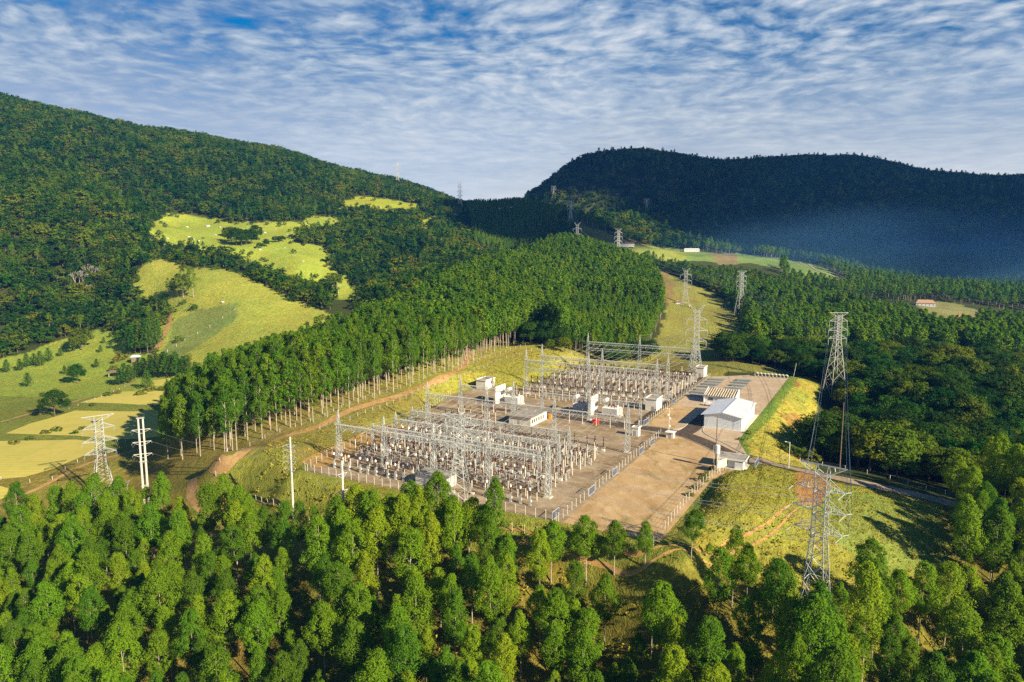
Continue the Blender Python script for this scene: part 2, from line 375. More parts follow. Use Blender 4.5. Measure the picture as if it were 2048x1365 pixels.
# ------------------------------------------------------------------ ground sheet
def ground_mat():
    m = bpy.data.materials.new('ground_cover'); m.use_nodes = True; nt = m.node_tree; b = nt.nodes['Principled BSDF']
    at = N(nt, 'ShaderNodeAttribute', attribute_name='cover'); geo = N(nt, 'ShaderNodeNewGeometry')
    P = geo.outputs['Position']
    n1 = noise(nt, P, 0.035, 4, 0.6); n2 = noise(nt, P, 0.45, 5, 0.65); n3 = noise(nt, P, 2.2, 3, 0.6)
    hs = N(nt, 'ShaderNodeHueSaturation'); L(nt, at.outputs['Color'], hs.inputs['Color'])
    L(nt, math_n(nt, 'ADD', math_n(nt, 'MULTIPLY', n1, 0.10), 0.45), hs.inputs['Hue'])
    v = math_n(nt, 'ADD', math_n(nt, 'MULTIPLY', n2, 1.5), math_n(nt, 'MULTIPLY', n3, 0.7))
    L(nt, math_n(nt, 'ADD', v, -0.12), hs.inputs['Value'])
    n4 = noise(nt, P, 0.018, 3, 0.6); n5 = noise(nt, P, 0.09, 4, 0.65)
    vv = N(nt, 'ShaderNodeHueSaturation'); L(nt, hs.outputs[0], vv.inputs['Color'])
    L(nt, math_n(nt, 'ADD', math_n(nt, 'ADD', math_n(nt, 'MULTIPLY', n4, 0.7), math_n(nt, 'MULTIPLY', n5, 0.5)), 0.42), vv.inputs['Value']); hs = vv
    dry = ramp(nt, noise(nt, P, 0.11, 5, 0.65), [(0.52, (0, 0, 0)), (0.68, (1, 1, 1))])
    c = mixc(nt, math_n(nt, 'MULTIPLY', dry, 0.35), hs.outputs[0], mixc(nt, 1.0, hs.outputs[0], (1.35, 0.95, 0.7), 'MULTIPLY'))
    L(nt, c, b.inputs['Base Color']); b.inputs['Roughness'].default_value = 0.95; b.inputs['Specular IOR Level'].default_value = 0.1
    bn = N(nt, 'ShaderNodeBump'); bn.inputs['Strength'].default_value = 0.9; bn.inputs['Distance'].default_value = 0.7
    L(nt, math_n(nt, 'ADD', n3, math_n(nt, 'MULTIPLY', n2, 1.5)), bn.inputs['Height']); L(nt, bn.outputs[0], b.inputs['Normal'])
    return m
def make_ground():
    ns, nw = 660, 1000
    ss = np.linspace(-1.3, 1.3, ns); ww = np.exp(np.linspace(math.log(25), math.log(3700), nw))
    a, b = np.meshgrid(ss, ww, indexing='ij'); X = (a * b).ravel(); Y = b.ravel(); Z = height(X, Y)
    i = (np.arange(ns - 1)[:, None] * nw + np.arange(nw - 1)[None]).ravel()
    o = np_mesh('ground', np.stack([X, Y, Z], 1), np.stack([i, i + nw, i + nw + 1, i + 1], 1), ground_mat(), smooth=True)
    tag(o, kind='structure')
    px, py = project(X, Y, Z)
    jx = wob(X * 9, Y * 9) * 2.0; jy = wob(X * 8 + 40, Y * 10) * 1.0
    px = px + jx * np.clip(Y / 500, .3, 1); py = py + jy * np.clip(Y / 500, .3, 1)
    px6, py6 = project(X, Y, Z + 7)
    C = np.tile(np.array([0.060, 0.075, 0.018]), (len(X), 1))                     # woodland floor
    def put(poly, col, mask=None):
        k = inpoly(px, py, poly) | ((Y > 470) & inpoly(px6, py6, poly))
        if mask is not None: k &= mask
        C[k] = col
    near = Y < 480
    sA, sB = to_site(X, Y)
    C[near & (px < 1450)] = (0.27, 0.24, 0.05)
    C[(Y < 215) & (py > 1110)] = (0.20, 0.185, 0.03)
    C[near & (sB > 95) & (px > 430) & (py > 750)] = (0.27, 0.24, 0.055)
    C[near & (sB > 60) & (sA > 95) & (sB < 150)] = (0.34, 0.32, 0.05)
    put(O_LOW, (0.29, 0.36, 0.045)); put([(-900,800),(0,790),(150,800),(380,770),(380,1060),(-900,1300)], (0.20, 0.23, 0.035), near | (Y < 560))
    C[(Y < 330) & (px < 500) & (py > 880)] = (0.26, 0.22, 0.04)
    put(RIVERSIDE, (0.26, 0.27, 0.04))
    put(O_PAST, (0.32, 0.38, 0.045), Y > 650); put(O_KNOLL, (0.35, 0.37, 0.055), Y > 480)
    put([(350,640),(400,622),(475,605),(470,625),(420,660),(370,690),(325,715)], (0.22, 0.27, 0.06), Y > 480)
    put(O_STRIP, (0.33, 0.36, 0.03), Y > 900); put(O_STRIP2, (0.33, 0.36, 0.03), Y > 900)
    put(O_CORR, (0.28, 0.27, 0.055)); put([(1285,535),(1330,545),(1350,575),(1335,600),(1310,560)], (0.26, 0.19, 0.07)); put(O_SADDLE, (0.20, 0.17, 0.03), Y > 900)
    put(O_FIELD, (0.20, 0.29, 0.07), Y > 800); put([(1420,508),(1470,508),(1480,520),(1440,522)], (0.26, 0.21, 0.10), Y > 800)
    put([(1240,498),(1300,497),(1380,505),(1360,514),(1240,514)], (0.30, 0.33, 0.06), Y > 800)
    put(O_FARR, (0.24, 0.24, 0.08), Y > 600)
    put([(1400,720),(1500,722),(1600,748),(1560,750),(1400,738)], (0.24, 0.23, 0.05), near)
    put(O_HILL, (0.27, 0.255, 0.04), Y < 240)
    put([(1650,975),(1880,1010),(1900,1150),(1750,1150),(1640,1050)], (0.22, 0.27, 0.05), Y < 240)
    put([(1590,945),(1650,950),(1660,975),(1640,1010),(1600,1010),(1585,970)], (0.36, 0.19, 0.06), Y < 240)
    # fill slope on the right of the yard
    k = near & (sB < -27) & (sA > 84) & (Y > 215) & (polydist(X, Y, PAD) < 27) & (px < 1635)
    C[k] = (0.42, 0.37, 0.055)
    jj = wob(X * 11, Y * 9)
    C[k & (jj > 0.9)] = (0.33, 0.33, 0.05)
    C[k & (jj < -1.7)] = (0.36, 0.21, 0.06)
    C[k & (polydist(X, Y, PAD) < 3.2)] = (0.16, 0.24, 0.035)
    C[near & (polydist(X, Y, PAD) < 2.5) & (sA < 80) & (sB < -20)] = (0.17, 0.20, 0.03)
    ca = o.data.color_attributes.new('cover', 'FLOAT_COLOR', 'POINT')
    ca.data.foreach_set('color', np.concatenate([C, np.ones((len(C), 1))], 1).astype(np.float32).ravel())
make_ground()
print('ground done')

def sheet(name, poly, m, off=0.02, step=None, flat=None):
    """a surface lying on the terrain; poly in world xy"""
    bm = bmesh.new(); vs = [bm.verts.new((x, y, 0)) for x, y in poly]; bm.faces.new(vs)
    if step:
        xs = [p[0] for p in poly]; ys = [p[1] for p in poly]
        for lo, hi, no in ((min(xs), max(xs), (1, 0, 0)), (min(ys), max(ys), (0, 1, 0))):
            c = lo + step
            while c < hi:
                bmesh.ops.bisect_plane(bm, geom=bm.verts[:] + bm.edges[:] + bm.faces[:], plane_co=(c if no[0] else 0, c if no[1] else 0, 0), plane_no=no); c += step
    bmesh.ops.triangulate(bm, faces=bm.faces[:])
    if flat is None:
        co = np.array([v.co[:] for v in bm.verts]); z = height(co[:, 0], co[:, 1])
        for v, zz in zip(bm.verts, z): v.co.z = zz + off
    else:
        for v in bm.verts: v.co.z = flat
    bm.normal_update()
    for f in bm.faces:
        if f.normal.z < 0: f.normal_flip()
    me = bpy.data.meshes.new(name); bm.to_mesh(me); bm.free(); me.materials.append(m)
    o = bpy.data.objects.new(name, me); LINK(o); return tag(o, kind='structure')
def catmull(p, n=8):
    p = [np.array(q[:2], float) for q in p]; out = []
    e = [2 * p[0] - p[1]] + p + [2 * p[-1] - p[-2]]
    for i in range(1, len(e) - 2):
        for k in range(n):
            t = k / n; a, b, c, d = e[i - 1], e[i], e[i + 1], e[i + 2]
            out.append(0.5 * (2 * b + (c - a) * t + (2 * a - 5 * b + 4 * c - d) * t * t + (3 * b - a - 3 * c + d) * t ** 3))
    out.append(p[-1]); return np.array(out)
def strip(name, pts, w, m, off=0.1, n=8, flat=None, jit=0.0, offset=0.0, cross=5, closed_h=None):
    c = catmull(pts, n); t = np.gradient(c, axis=0); t /= np.linalg.norm(t, axis=1)[:, None]; nn = np.stack([-t[:, 1], t[:, 0]], 1)
    c = c + nn * offset
    ws = (w if np.ndim(w) else np.full(len(c), w)) * (1 + jit * rng.normal(size=len(c)) * 0.5)
    if closed_h:      # kerb: a box section
        a = c - nn * w / 2; b = c + nn * w / 2; V = []; Q = []
        for k in range(len(c)):
            V += [(*a[k], 0.0), (*a[k], closed_h), (*b[k], closed_h), (*b[k], 0.0)]
            if k: s = 4 * (k - 1); Q += [(s, s + 4, s + 5, s + 1), (s + 1, s + 5, s + 6, s + 2), (s + 2, s + 6, s + 7, s + 3)]
        return tag(link_mesh(name, V, Q, m), kind='structure')
    rows = []
    for j in range(cross):
        u = j / (cross - 1) - 0.5; p = c + nn * (ws * u)[:, None]
        z = height(p[:, 0], p[:, 1]) + off if flat is None else np.full(len(p), flat)
        rows.append(np.concatenate([p, z[:, None]], 1))
    V = np.stack(rows, 1).reshape(-1, 3); K = len(c)
    i = (np.arange(K - 1)[:, None] * cross + np.arange(cross - 1)[None]).ravel()
    o = np_mesh(name, V, np.stack([i, i + cross, i + cross + 1, i + 1], 1)[:, ::-1], m, smooth=True)
    return tag(o, kind='structure')

def soil_mat(name, c1, c2, sc=0.15, c3=None, bump=0.5, streak=None, grass=None):
    m = bpy.data.materials.new(name); m.use_nodes = True; nt = m.node_tree; b = nt.nodes['Principled BSDF']
    geo = N(nt, 'ShaderNodeNewGeometry'); P = geo.outputs['Position']; vec = P
    if streak:
        mp = N(nt, 'ShaderNodeMapping'); mp.vector_type = 'POINT'; L(nt, P, mp.inputs['Vector'])
        mp.inputs['Rotation'].default_value = (0, 0, streak[0]); mp.inputs['Scale'].default_value = (streak[1], streak[2], 1); vec = mp.outputs[0]
    f = ramp(nt, noise(nt, vec, sc, 6, 0.65, 0.4), [(0.34, (0, 0, 0)), (0.66, (1, 1, 1))])
    c = mixc(nt, f, c1, c2)
    if c3: c = mixc(nt, ramp(nt, noise(nt, P, sc * 3.1, 5, 0.7), [(0.5, (0, 0, 0)), (0.72, (1, 1, 1))]), c, c3)
    if grass: c = mixc(nt, ramp(nt, noise(nt, vec, grass[1], 5, 0.7, 0.6), [(0.53, (0, 0, 0)), (0.7, (0.8, 0.8, 0.8))]), c, grass[0])
    g = noise(nt, P, 3.0, 4, 0.7)
    c = mixc(nt, 0.55, c, mixc(nt, 1.0, c, ramp(nt, g, [(0.3, (0.45, 0.45, 0.45)), (0.7, (1.5, 1.5, 1.5))]), 'MULTIPLY'))
    L(nt, c, b.inputs['Base Color']); b.inputs['Roughness'].default_value = 0.95; b.inputs['Specular IOR Level'].default_value = 0.1
    bn = N(nt, 'ShaderNodeBump'); bn.inputs['Strength'].default_value = bump; bn.inputs['Distance'].default_value = 0.15
    L(nt, g, bn.inputs['Height']); L(nt, bn.outputs[0], b.inputs['Normal'])
    return m
M_GRAVEL = soil_mat('gravel_yard', (0.43, 0.325, 0.205), (0.23, 0.155, 0.085), 0.09, (0.54, 0.44, 0.30), grass=((0.26, 0.20, 0.07), 0.10))
M_APRON = soil_mat('gravel_apron', (0.60, 0.41, 0.205), (0.40, 0.25, 0.11), 0.07, (0.62, 0.47, 0.27), streak=(SITE_RZ + 0.3, 1.5, 0.6), grass=((0.21, 0.17, 0.05), 0.10))
M_STORE = soil_mat('store_yard', (0.56, 0.43, 0.28), (0.44, 0.31, 0.19), 0.12, (0.62, 0.50, 0.36))
M_ASPH = soil_mat('asphalt', (0.115, 0.085, 0.06), (0.07, 0.052, 0.04), 0.3, (0.20, 0.155, 0.11), bump=0.2, streak=(SITE_RZ - 0.4, 1.8, 0.4))
M_DIRT = soil_mat('dirt_track', (0.50, 0.31, 0.13), (0.36, 0.19, 0.07), 0.2, (0.55, 0.38, 0.19), grass=((0.20, 0.17, 0.04), 0.25))
M_EARTH = soil_mat('red_earth', (0.48, 0.29, 0.10), (0.36, 0.20, 0.06), 0.25, (0.50, 0.33, 0.13), grass=((0.22, 0.20, 0.035), 0.5))
M_ROAD2 = soil_mat('gravel_road', (0.38, 0.29, 0.20), (0.22, 0.17, 0.12), 0.25, (0.48, 0.34, 0.2))
def crop_mat():
    m = bpy.data.materials.new('rice_stubble'); m.use_nodes = True; nt = m.node_tree; b = nt.nodes['Principled BSDF']
    geo = N(nt, 'ShaderNodeNewGeometry'); P = geo.outputs['Position']
    mp = N(nt, 'ShaderNodeMapping'); L(nt, P, mp.inputs['Vector']); mp.inputs['Rotation'].default_value = (0, 0, R(4))
    w = N(nt, 'ShaderNodeTexWave', wave_type='BANDS', bands_direction='Y'); w.inputs['Scale'].default_value = 0.10
    w.inputs['Distortion'].default_value = 5.0; w.inputs['Detail'].default_value = 3; w.inputs['Detail Scale'].default_value = 0.12; L(nt, mp.outputs[0], w.inputs['Vector'])
    base = mixc(nt, ramp(nt, noise(nt, P, 0.05, 4, 0.6), [(0.35, (0, 0, 0)), (0.65, (1, 1, 1))]), (0.56, 0.46, 0.07), (0.47, 0.42, 0.05))
    c = mixc(nt, ramp(nt, w.outputs['Fac'], [(0.60, (0, 0, 0)), (0.95, (0.55, 0.55, 0.55))]), base, (0.62, 0.50, 0.16))
    c = mixc(nt, ramp(nt, noise(nt, P, 0.22, 5, 0.7), [(0.52, (0, 0, 0)), (0.75, (0.6, 0.6, 0.6))]), c, (0.32, 0.35, 0.04))
    L(nt, c, b.inputs['Base Color']); b.inputs['Roughness'].default_value = 0.95
    return m
M_CROP = crop_mat()
M_CONC = mat('concrete_pale', (0.62, 0.57, 0.48), 0.85, var=0.25, vscale=0.6)

P = lambda l: [site(a, b)[:2] for a, b in l]
sheet('gravel_verge', P([(90, -3), (106, -1), (107, 10.6), (151, 10.6), (151, -27.2), (118, -27), (100, -26), (84, -31.5), (78, -33.5), (74, -36), (70, -34)]), M_STORE, flat=0.0)
bpy.data.objects['gravel_verge'].location.z = 0.002
M_TRENCH = mat('trench_cover', (0.44, 0.37, 0.27), 0.9, var=0.3, vscale=0.5)
sheet('substation_yard', P([(-3,-1.5),(-3,90),(14,94),(60,96),(118,112),(143,110),(149,90),(224,86),(229,11),(109,11),(94,-0.5)]), M_GRAVEL, flat=0.004)
sheet('gravel_apron', P([(-3,-1.5),(94,-0.5),(104,-1.5),(100,-8),(90,-20),(76,-30),(66,-34),(60,-31),(50,-28.5),(-3,-27.6)]), M_APRON, flat=0.006)
sheet('storage_yard', P([(150,-1),(150,10.5),(229,10.5),(245,-8),(245,-27.5),(138,-27.5),(118,-27),(118,-25.5),(147,-25.5),(147,-10),(150,-10)]), M_STORE, flat=0.005)
sheet('soil_verge', P([(106,-1.2),(148,-1),(148,10.6),(107.5,10.6)]), M_APRON, flat=0.007)
rd = P([(104,120),(103.3,80),(102.5,40),(101.5,10),(101,0),(98,-9),(90,-19),(80,-29),(73,-41)])
strip('access_road', rd[2:], 7.0, M_ASPH, flat=0.010, n=10)
strip('service_road', P([(103.2,88),(102.8,60),(102.5,40)]), 5.0, M_ASPH, flat=0.010)
strip('service_road', P([(104,14),(150,14.5),(226,14.5)]), 4.2, M_ASPH, flat=0.013)
strip('access_road', P([(99,-6),(110,-7.5),(130,-7.5),(160,-8)]), 6.4, M_ASPH, flat=0.012)
strip('kerb', rd[2:-1], 0.22, M_CONC, n=10, offset=-3.6, closed_h=0.16)
strip('kerb', P([(106.5,40),(106,10),(105.5,-1),(108,-3.7),(118,-4.0),(148,-4.0)]), 0.22, M_CONC, n=8, closed_h=0.16)
strip('kerb', P([(116,-11.2),(109,-12),(103,-15),(94,-23.5),(84,-32),(80,-36)]), 0.22, M_CONC, n=8, closed_h=0.16)
sheet('building_lot', P([(115,-11.4),(108,-13),(97,-22),(84,-33),(90,-31),(100,-27.5),(118,-27),(118,-11.2)]), M_STORE, flat=0.008)
HT = lambda l: [hit(*p)[:2] for p in l]
strip('dirt_road', HT([(430,1040),(398,1005),(383,975),(400,950),(440,930),(495,900),(560,878),(650,848),(760,803),(850,770),(915,742),(935,715),(930,690)]), 3.9, M_DIRT, off=0.12, jit=0.2)
_trk = HT([(430,1010),(470,1015),(540,1018),(620,1045),(700,1060),(800,1062),(900,1058),(1010,1068),(1090,1085),(1150,1097),(1210,1110),(1290,1118),(1400,1111),(1460,1095),(1510,1076),(1550,1048),(1590,1012)])
for _o in (-1.05, 1.05): strip('dirt_track', _trk, 0.62, M_EARTH, off=0.14, jit=0.45, offset=_o, n=10)
strip('gravel_road', [site(74,-38)[:2]] + HT([(1520,921),(1560,932),(1620,945),(1700,962),(1800,983),(1885,1003),(1990,1030),(2100,1060)]), 5.5, M_ROAD2, off=0.14, jit=0.1)
sheet('earth_scar', HT([(600,925),(640,905),(720,868),(790,850),(830,850),(815,868),(740,893),(690,920),(640,938)]), M_EARTH, off=0.10, step=3)
strip('farm_track', HT([(300,712),(318,690),(330,665),(338,645),(335,620)]), 4.5, M_DIRT, off=0.25, jit=0.1)
strip('farm_track', HT([(0,845),(60,828),(110,815),(200,790),(270,765)]), 2.2, M_DIRT, off=0.15, jit=0.2)
strip('farm_track', HT([(0,1010),(60,985),(120,955),(200,920),(300,890)]), 2.4, M_DIRT, off=0.15, jit=0.2)
strip('farm_track', HT([(1590,522),(1625,536),(1650,548),(1690,558),(1710,572)]), 5.0, M_ROAD2, off=0.5)
sheet('crop_field', HT([(160,806),(240,784),(345,780),(375,790),(360,807),(240,808)]), M_CROP, off=0.15, step=6)
sheet('crop_field', HT([(10,868),(60,848),(150,822),(350,818),(350,850),(330,872),(150,872)]), M_CROP, off=0.15, step=6)
sheet('crop_field', HT([(-500,886),(0,883),(150,880),(205,885),(185,905),(110,938),(50,955),(-500,960)]), M_CROP, off=0.15, step=6)
sheet('crop_field', HT([(-400,975),(0,973),(25,980),(15,995),(-30,1010),(-400,1050)]), M_CROP, off=0.15, step=6)
sheet('crop_field', HT([(300,762),(345,757),(380,760),(375,772),(310,773)]), M_CROP, off=0.15, step=6)
for _a in (7, 18.5, 28, 43, 60, 143, 154, 168, 188, 204): sheet('cable_trench', P([(_a, 6 + 8 * (_a > 100)), (_a + .9, 6 + 8 * (_a > 100)), (_a + .9, 86 - 3 * (_a > 100)), (_a, 86 - 3 * (_a > 100))]), M_TRENCH, flat=0.016)
for _b in (42.5, 60): sheet('cable_trench', P([(2, _b), (98, _b), (98, _b + .8), (2, _b + .8)]), M_TRENCH, flat=0.020)
sheet('gravel_bed', P([(104.5, 22), (126, 22), (126, 50), (104.5, 50)]), M_ROAD2, flat=0.012); sheet('gravel_bed', P([(104.5, 68), (126, 68), (126, 86), (104.5, 86)]), M_ROAD2, flat=0.012)
print('sheets done')

# ------------------------------------------------------------------ vegetation
BARK_E = mat('eucalyptus_bark', (0.50, 0.42, 0.32), 0.8, var=0.45, vscale=0.8)
BARK_D = mat('dark_bark', (0.17, 0.13, 0.09), 0.9, var=0.4, vscale=1.5)
BARK_P = mat('bare_bark', (0.46, 0.41, 0.34), 0.9, var=0.3, vscale=1.5)
LF_E = leaf_mat('eucalyptus_leaves', (0.085, 0.180, 0.011), (0.150, 0.270, 0.011), (0.250, 0.345, 0.013), 0.32, hv=0.03, vv=0.7)
LF_P = leaf_mat('plantation_leaves', (0.072, 0.160, 0.013), (0.115, 0.225, 0.012), (0.185, 0.285, 0.013), 0.30, hv=0.03, vv=0.7)
LF_J = leaf_mat('forest_leaves', (0.014, 0.052, 0.006), (0.040, 0.105, 0.007), (0.165, 0.200, 0.010), 0.26, hv=0.05, vv=0.9)  # darkened to stand in for mild cloud shade on the left hill
LF_C = leaf_mat('pine_needles', (0.035, 0.110, 0.012), (0.060, 0.150, 0.014), (0.110, 0.200, 0.016), 0.28)
LF_B = leaf_mat('shrub_leaves', (0.08, 0.15, 0.015), (0.16, 0.21, 0.02), (0.27, 0.25, 0.03), 0.35)

def cards(cent, rad, nleaf, size, asp, outc, seed, droop=0.5, rnd=0.9, flat=1.0):
    """leaf-sized quads filling clumps; cent (k,3), rad (k,)"""
    g = np.random.default_rng(seed); k = len(cent); idx = np.repeat(np.arange(k), nleaf); n = len(idx)
    d = g.normal(size=(n, 3)); d /= np.linalg.norm(d, axis=1)[:, None]
    rr = rad[idx] * (0.55 + 0.5 * g.random(n) ** 0.6)
    p = cent[idx] + d * rr[:, None] * np.array([1, 1, flat])
    out = p - outc; out /= np.linalg.norm(out, axis=1)[:, None] + 1e-6
    nrm = d * 0.7 + out * 0.6 + np.array([0, 0, 0.25]) + g.normal(size=(n, 3)) * rnd * 0.55
    nrm /= np.linalg.norm(nrm, axis=1)[:, None]
    dn = np.array([0, 0, -droop]) + g.normal(size=(n, 3)) * 0.6
    u = dn - nrm * (dn * nrm).sum(1)[:, None]; u /= np.linalg.norm(u, axis=1)[:, None] + 1e-6
    w = np.cross(nrm, u); s = size * (0.6 + 0.8 * g.random(n))[:, None]
    a = p - u * s * 0.5; b = p + w * s * asp * 0.5 ; c = p + u * s * 0.5; e = p - w * s * asp * 0.5
    V = np.stack([a, b, c, e], 1).reshape(-1, 3); Q = np.arange(4 * n).reshape(n, 4)
    return V, Q
def tube_np(pts, rad, n=6):
    m = MB(); 
    for (p, q), (r1, r2) in zip(zip(pts, pts[1:]), zip(rad, rad[1:])): m.bar(p, q, r1, n, r2, cap=False)
    return m
def tree_euc(h, seed, ncl, nleaf, leaf, base=0.40, wr=0.15, limbs=9, mats=None, lod=False):
    g = np.random.default_rng(seed)
    bend = g.normal(size=2) * 0.02 * h
    def axis(t): return np.array([bend[0] * t * t, bend[1] * t * t, h * t])
    t = base + (0.985 - base) * g.random(ncl) ** 0.85; t = np.sort(t)
    u = (t - base) / (1 - base); prof = np.where(u < 0.34, (np.clip(u, 0.02, 1) / 0.34) ** 0.55, (np.clip(1 - u, 0, 1) / 0.66) ** 0.62) + 0.03
    lump = 1 + 0.22 * np.sin(t * 23 + seed)
    rr = wr * h * prof * lump * (0.35 + 0.65 * g.random(ncl) ** 0.4); ph = g.random(ncl) * 2 * np.pi
    ax = np.array([axis(x) for x in t]); cent = ax + np.stack([rr * np.cos(ph), rr * np.sin(ph), np.zeros(ncl)], 1)
    rad = h * (0.022 + 0.024 * g.random(ncl)) * (0.6 + 0.5 * prof) * (1.5 if lod else 1)
    V, Q = cards(cent, rad, nleaf, leaf, 0.5, np.array([0, 0, h * (base + 0.45 * (1 - base))]), seed + 5, droop=0.9, flat=1.25)
    tb = MB(); ks = np.linspace(0, 0.97, 4 if lod else 9); pp = [tuple(axis(k) + np.append(g.normal(size=2) * 0.0012 * h, 0) * (k > 0)) for k in ks]
    r0 = 0.0062 * h + 0.012
    for a, b, k1, k2 in zip(pp, pp[1:], ks, ks[1:]): tb.bar(a, b, r0 * (1 - 0.85 * k1), 4 if lod else 6, r0 * (1 - 0.85 * k2), cap=False)
    for i in range(0 if lod else limbs):
        j = int(g.integers(0, ncl)); k = max(0.2, t[j] - 0.07 - 0.05 * g.random()); tb.bar(tuple(axis(k)), tuple(cent[j]), r0 * 0.3, 4, r0 * 0.08, cap=False)
    return V, Q, tb
def tree_broad(h, seed, ncl, nleaf, leaf, wr=0.42, base=0.35, flat=0.8, open_=0.0, lod=False):
    g = np.random.default_rng(seed)
    th = np.arccos(1 - g.random(ncl) * 1.25); ph = g.random(ncl) * 2 * np.pi
    cz = h * (base + 0.12); lob = 1 + 0.22 * np.sin(3 * ph + seed) * np.sin(th)
    k = (0.62 + 0.38 * g.random(ncl) ** 0.5) * lob
    cent = np.stack([wr * h * k * np.sin(th) * np.cos(ph), wr * h * k * np.sin(th) * np.sin(ph), cz + (h * 0.94 - cz) * k * np.cos(th) * 0.95], 1)
    rad = h * (0.07 + 0.06 * g.random(ncl)) * (1.15 if lod else 1)
    V, Q = cards(cent, rad, nleaf, leaf, 0.65, np.array([0, 0, cz]), seed + 5, droop=0.3, flat=0.7)
    tb = MB(); r0 = 0.022 * h; fork = (0, 0, h * base * 0.9); tb.bar((0, 0, 0), fork, r0, 6, r0 * 0.75, cap=False)
    for i in range(4 if lod else 10):
        j = int(g.integers(0, ncl)); tb.bar(fork, tuple(cent[j]), r0 * 0.5, 4, r0 * 0.12, cap=False)
    return V, Q, tb
def tree_pine(h, seed, nleaf, leaf, wr=0.27):
    g = np.random.default_rng(seed); cent = []; rad = []
    tb = MB(); tb.bar((0, 0, 0), (0, 0, h * 0.97), 0.016 * h + .03, 6, 0.01, cap=False)
    for lv in range(9):
        t = 0.16 + 0.8 * lv / 8.5; rr = wr * h * (1 - t) ** 0.8 + 0.02 * h; nb = 6 if lv < 6 else 4
        for i in range(nb):
            a = 2 * math.pi * (i + g.random() * 0.6) / nb; ex = rr * (0.75 + 0.4 * g.random()); tip = (ex * math.cos(a), ex * math.sin(a), h * t + 0.10 * h * (1 - t) + 0.02 * h)
            tb.bar((0, 0, h * t), tip, 0.05, 3, 0.02, cap=False)
            for q in (0.55, 1.0): cent.append((tip[0] * q, tip[1] * q, h * t + (tip[2] - h * t) * q)); rad.append(h * 0.045 * (1.2 - 0.3 * q))
    V, Q = cards(np.array(cent), np.array(rad), nleaf, leaf, 0.4, np.array([0, 0, h * .3]), seed, droop=-0.4)
    return V, Q, tb
def tree_bare(h, seed):
    g = random.Random(seed); tb = MB()
    def br(p, d, l, r, k):
        q = p + d * l; tb.bar(p, q, r, 4, r * 0.6, cap=False)
        if k == 0: return
        for _ in range(3 if k > 1 else 4):
            nd = (d + Vector((g.uniform(-.6, .6), g.uniform(-.6, .6), g.uniform(-.1, .5)))).normalized(); br(q, nd, l * g.uniform(.55, .8), r * 0.55, k - 1)
    br(Vector((0, 0, 0)), Vector((0, 0, 1)), h * 0.30, 0.022 * h, 4); return tb

PROTO = {}
def proto(name, kind, data, leafm, barkm):
    V, Q, tb = data
    cr = bpy.data.meshes.new('crown'); 
    cr.vertices.add(len(V)); cr.vertices.foreach_set('co', V.astype(np.float32).ravel()); cr.loops.add(Q.size); cr.loops.foreach_set('vertex_index', Q.astype(np.int32).ravel())
    cr.polygons.add(len(Q)); cr.polygons.foreach_set('loop_start', np.arange(0, Q.size, 4, dtype=np.int32)); cr.materials.append(leafm); cr.update(calc_edges=True)
    tm = bpy.data.meshes.new('trunk'); tm.from_pydata(tb.v, [], tb.f); tm.materials.append(barkm); tm.update()
    PROTO[name] = dict(kind=kind, crown=cr, trunk=tm, first=None)
H0 = 10.0
for i in range(6): proto(f'E{i}', 'eucalyptus_tree', tree_euc(H0, 11 + i, 150 + 8 * i, 62, 0.16, base=0.34 + 0.05 * (i % 3), wr=0.138 + 0.02 * (i % 3)), LF_E, BARK_E)
for i in range(5): proto(f'P{i}', 'eucalyptus_tree', tree_euc(H0, 31 + i, 85, 38, 0.21, base=0.28 + 0.07 * (i % 3), wr=0.118 + 0.014 * (i % 2)), LF_P, BARK_E)
for i in range(4): proto(f'Q{i}', 'eucalyptus_tree', tree_euc(H0, 51 + i, 46, 16, 0.46, base=0.36, wr=0.115, lod=True), LF_P, BARK_E)
for i in range(5): proto(f'J{i}', 'broadleaf_tree', tree_broad(H0, 71 + i, 85, 60, 0.42, wr=0.36 + 0.05 * (i % 3), flat=0.8), LF_J, BARK_D)
for i in range(5): proto(f'K{i}', 'broadleaf_tree', tree_broad(H0, 91 + i, 34, 15, 0.95, wr=0.38 + 0.05 * (i % 3), base=0.25, lod=True), LF_J, BARK_D)
for i in range(3): proto(f'C{i}', 'pine_tree', tree_pine(H0, 111 + i, 26, 0.42), LF_C, BARK_D)
for i in range(2): proto(f'S{i}', 'shrub', tree_broad(H0, 121 + i, 40, 40, 0.9, wr=0.55, base=0.05), LF_B, BARK_D)
LF_G = leaf_mat('grass_blades', (0.28, 0.29, 0.03), (0.42, 0.38, 0.045), (0.56, 0.46, 0.07), 0.2, vv=0.5)
proto('T0', 'grass_tuft', tree_broad(H0, 131, 9, 14, 2.6, wr=0.6, base=0.02, lod=True), LF_G, BARK_D)
proto('T1', 'grass_tuft', tree_broad(H0, 132, 12, 12, 2.2, wr=0.8, base=0.02, lod=True), LF_G, BARK_D)
for i in range(3): PROTO[f'B{i}'] = dict(kind='bare_tree', crown=None, trunk=None, first=None); _t = tree_bare(H0, 5 + i); _m = bpy.data.meshes.new('branches'); _m.from_pydata(_t.v, [], _t.f); _m.materials.append(BARK_P); PROTO[f'B{i}']['trunk'] = _m

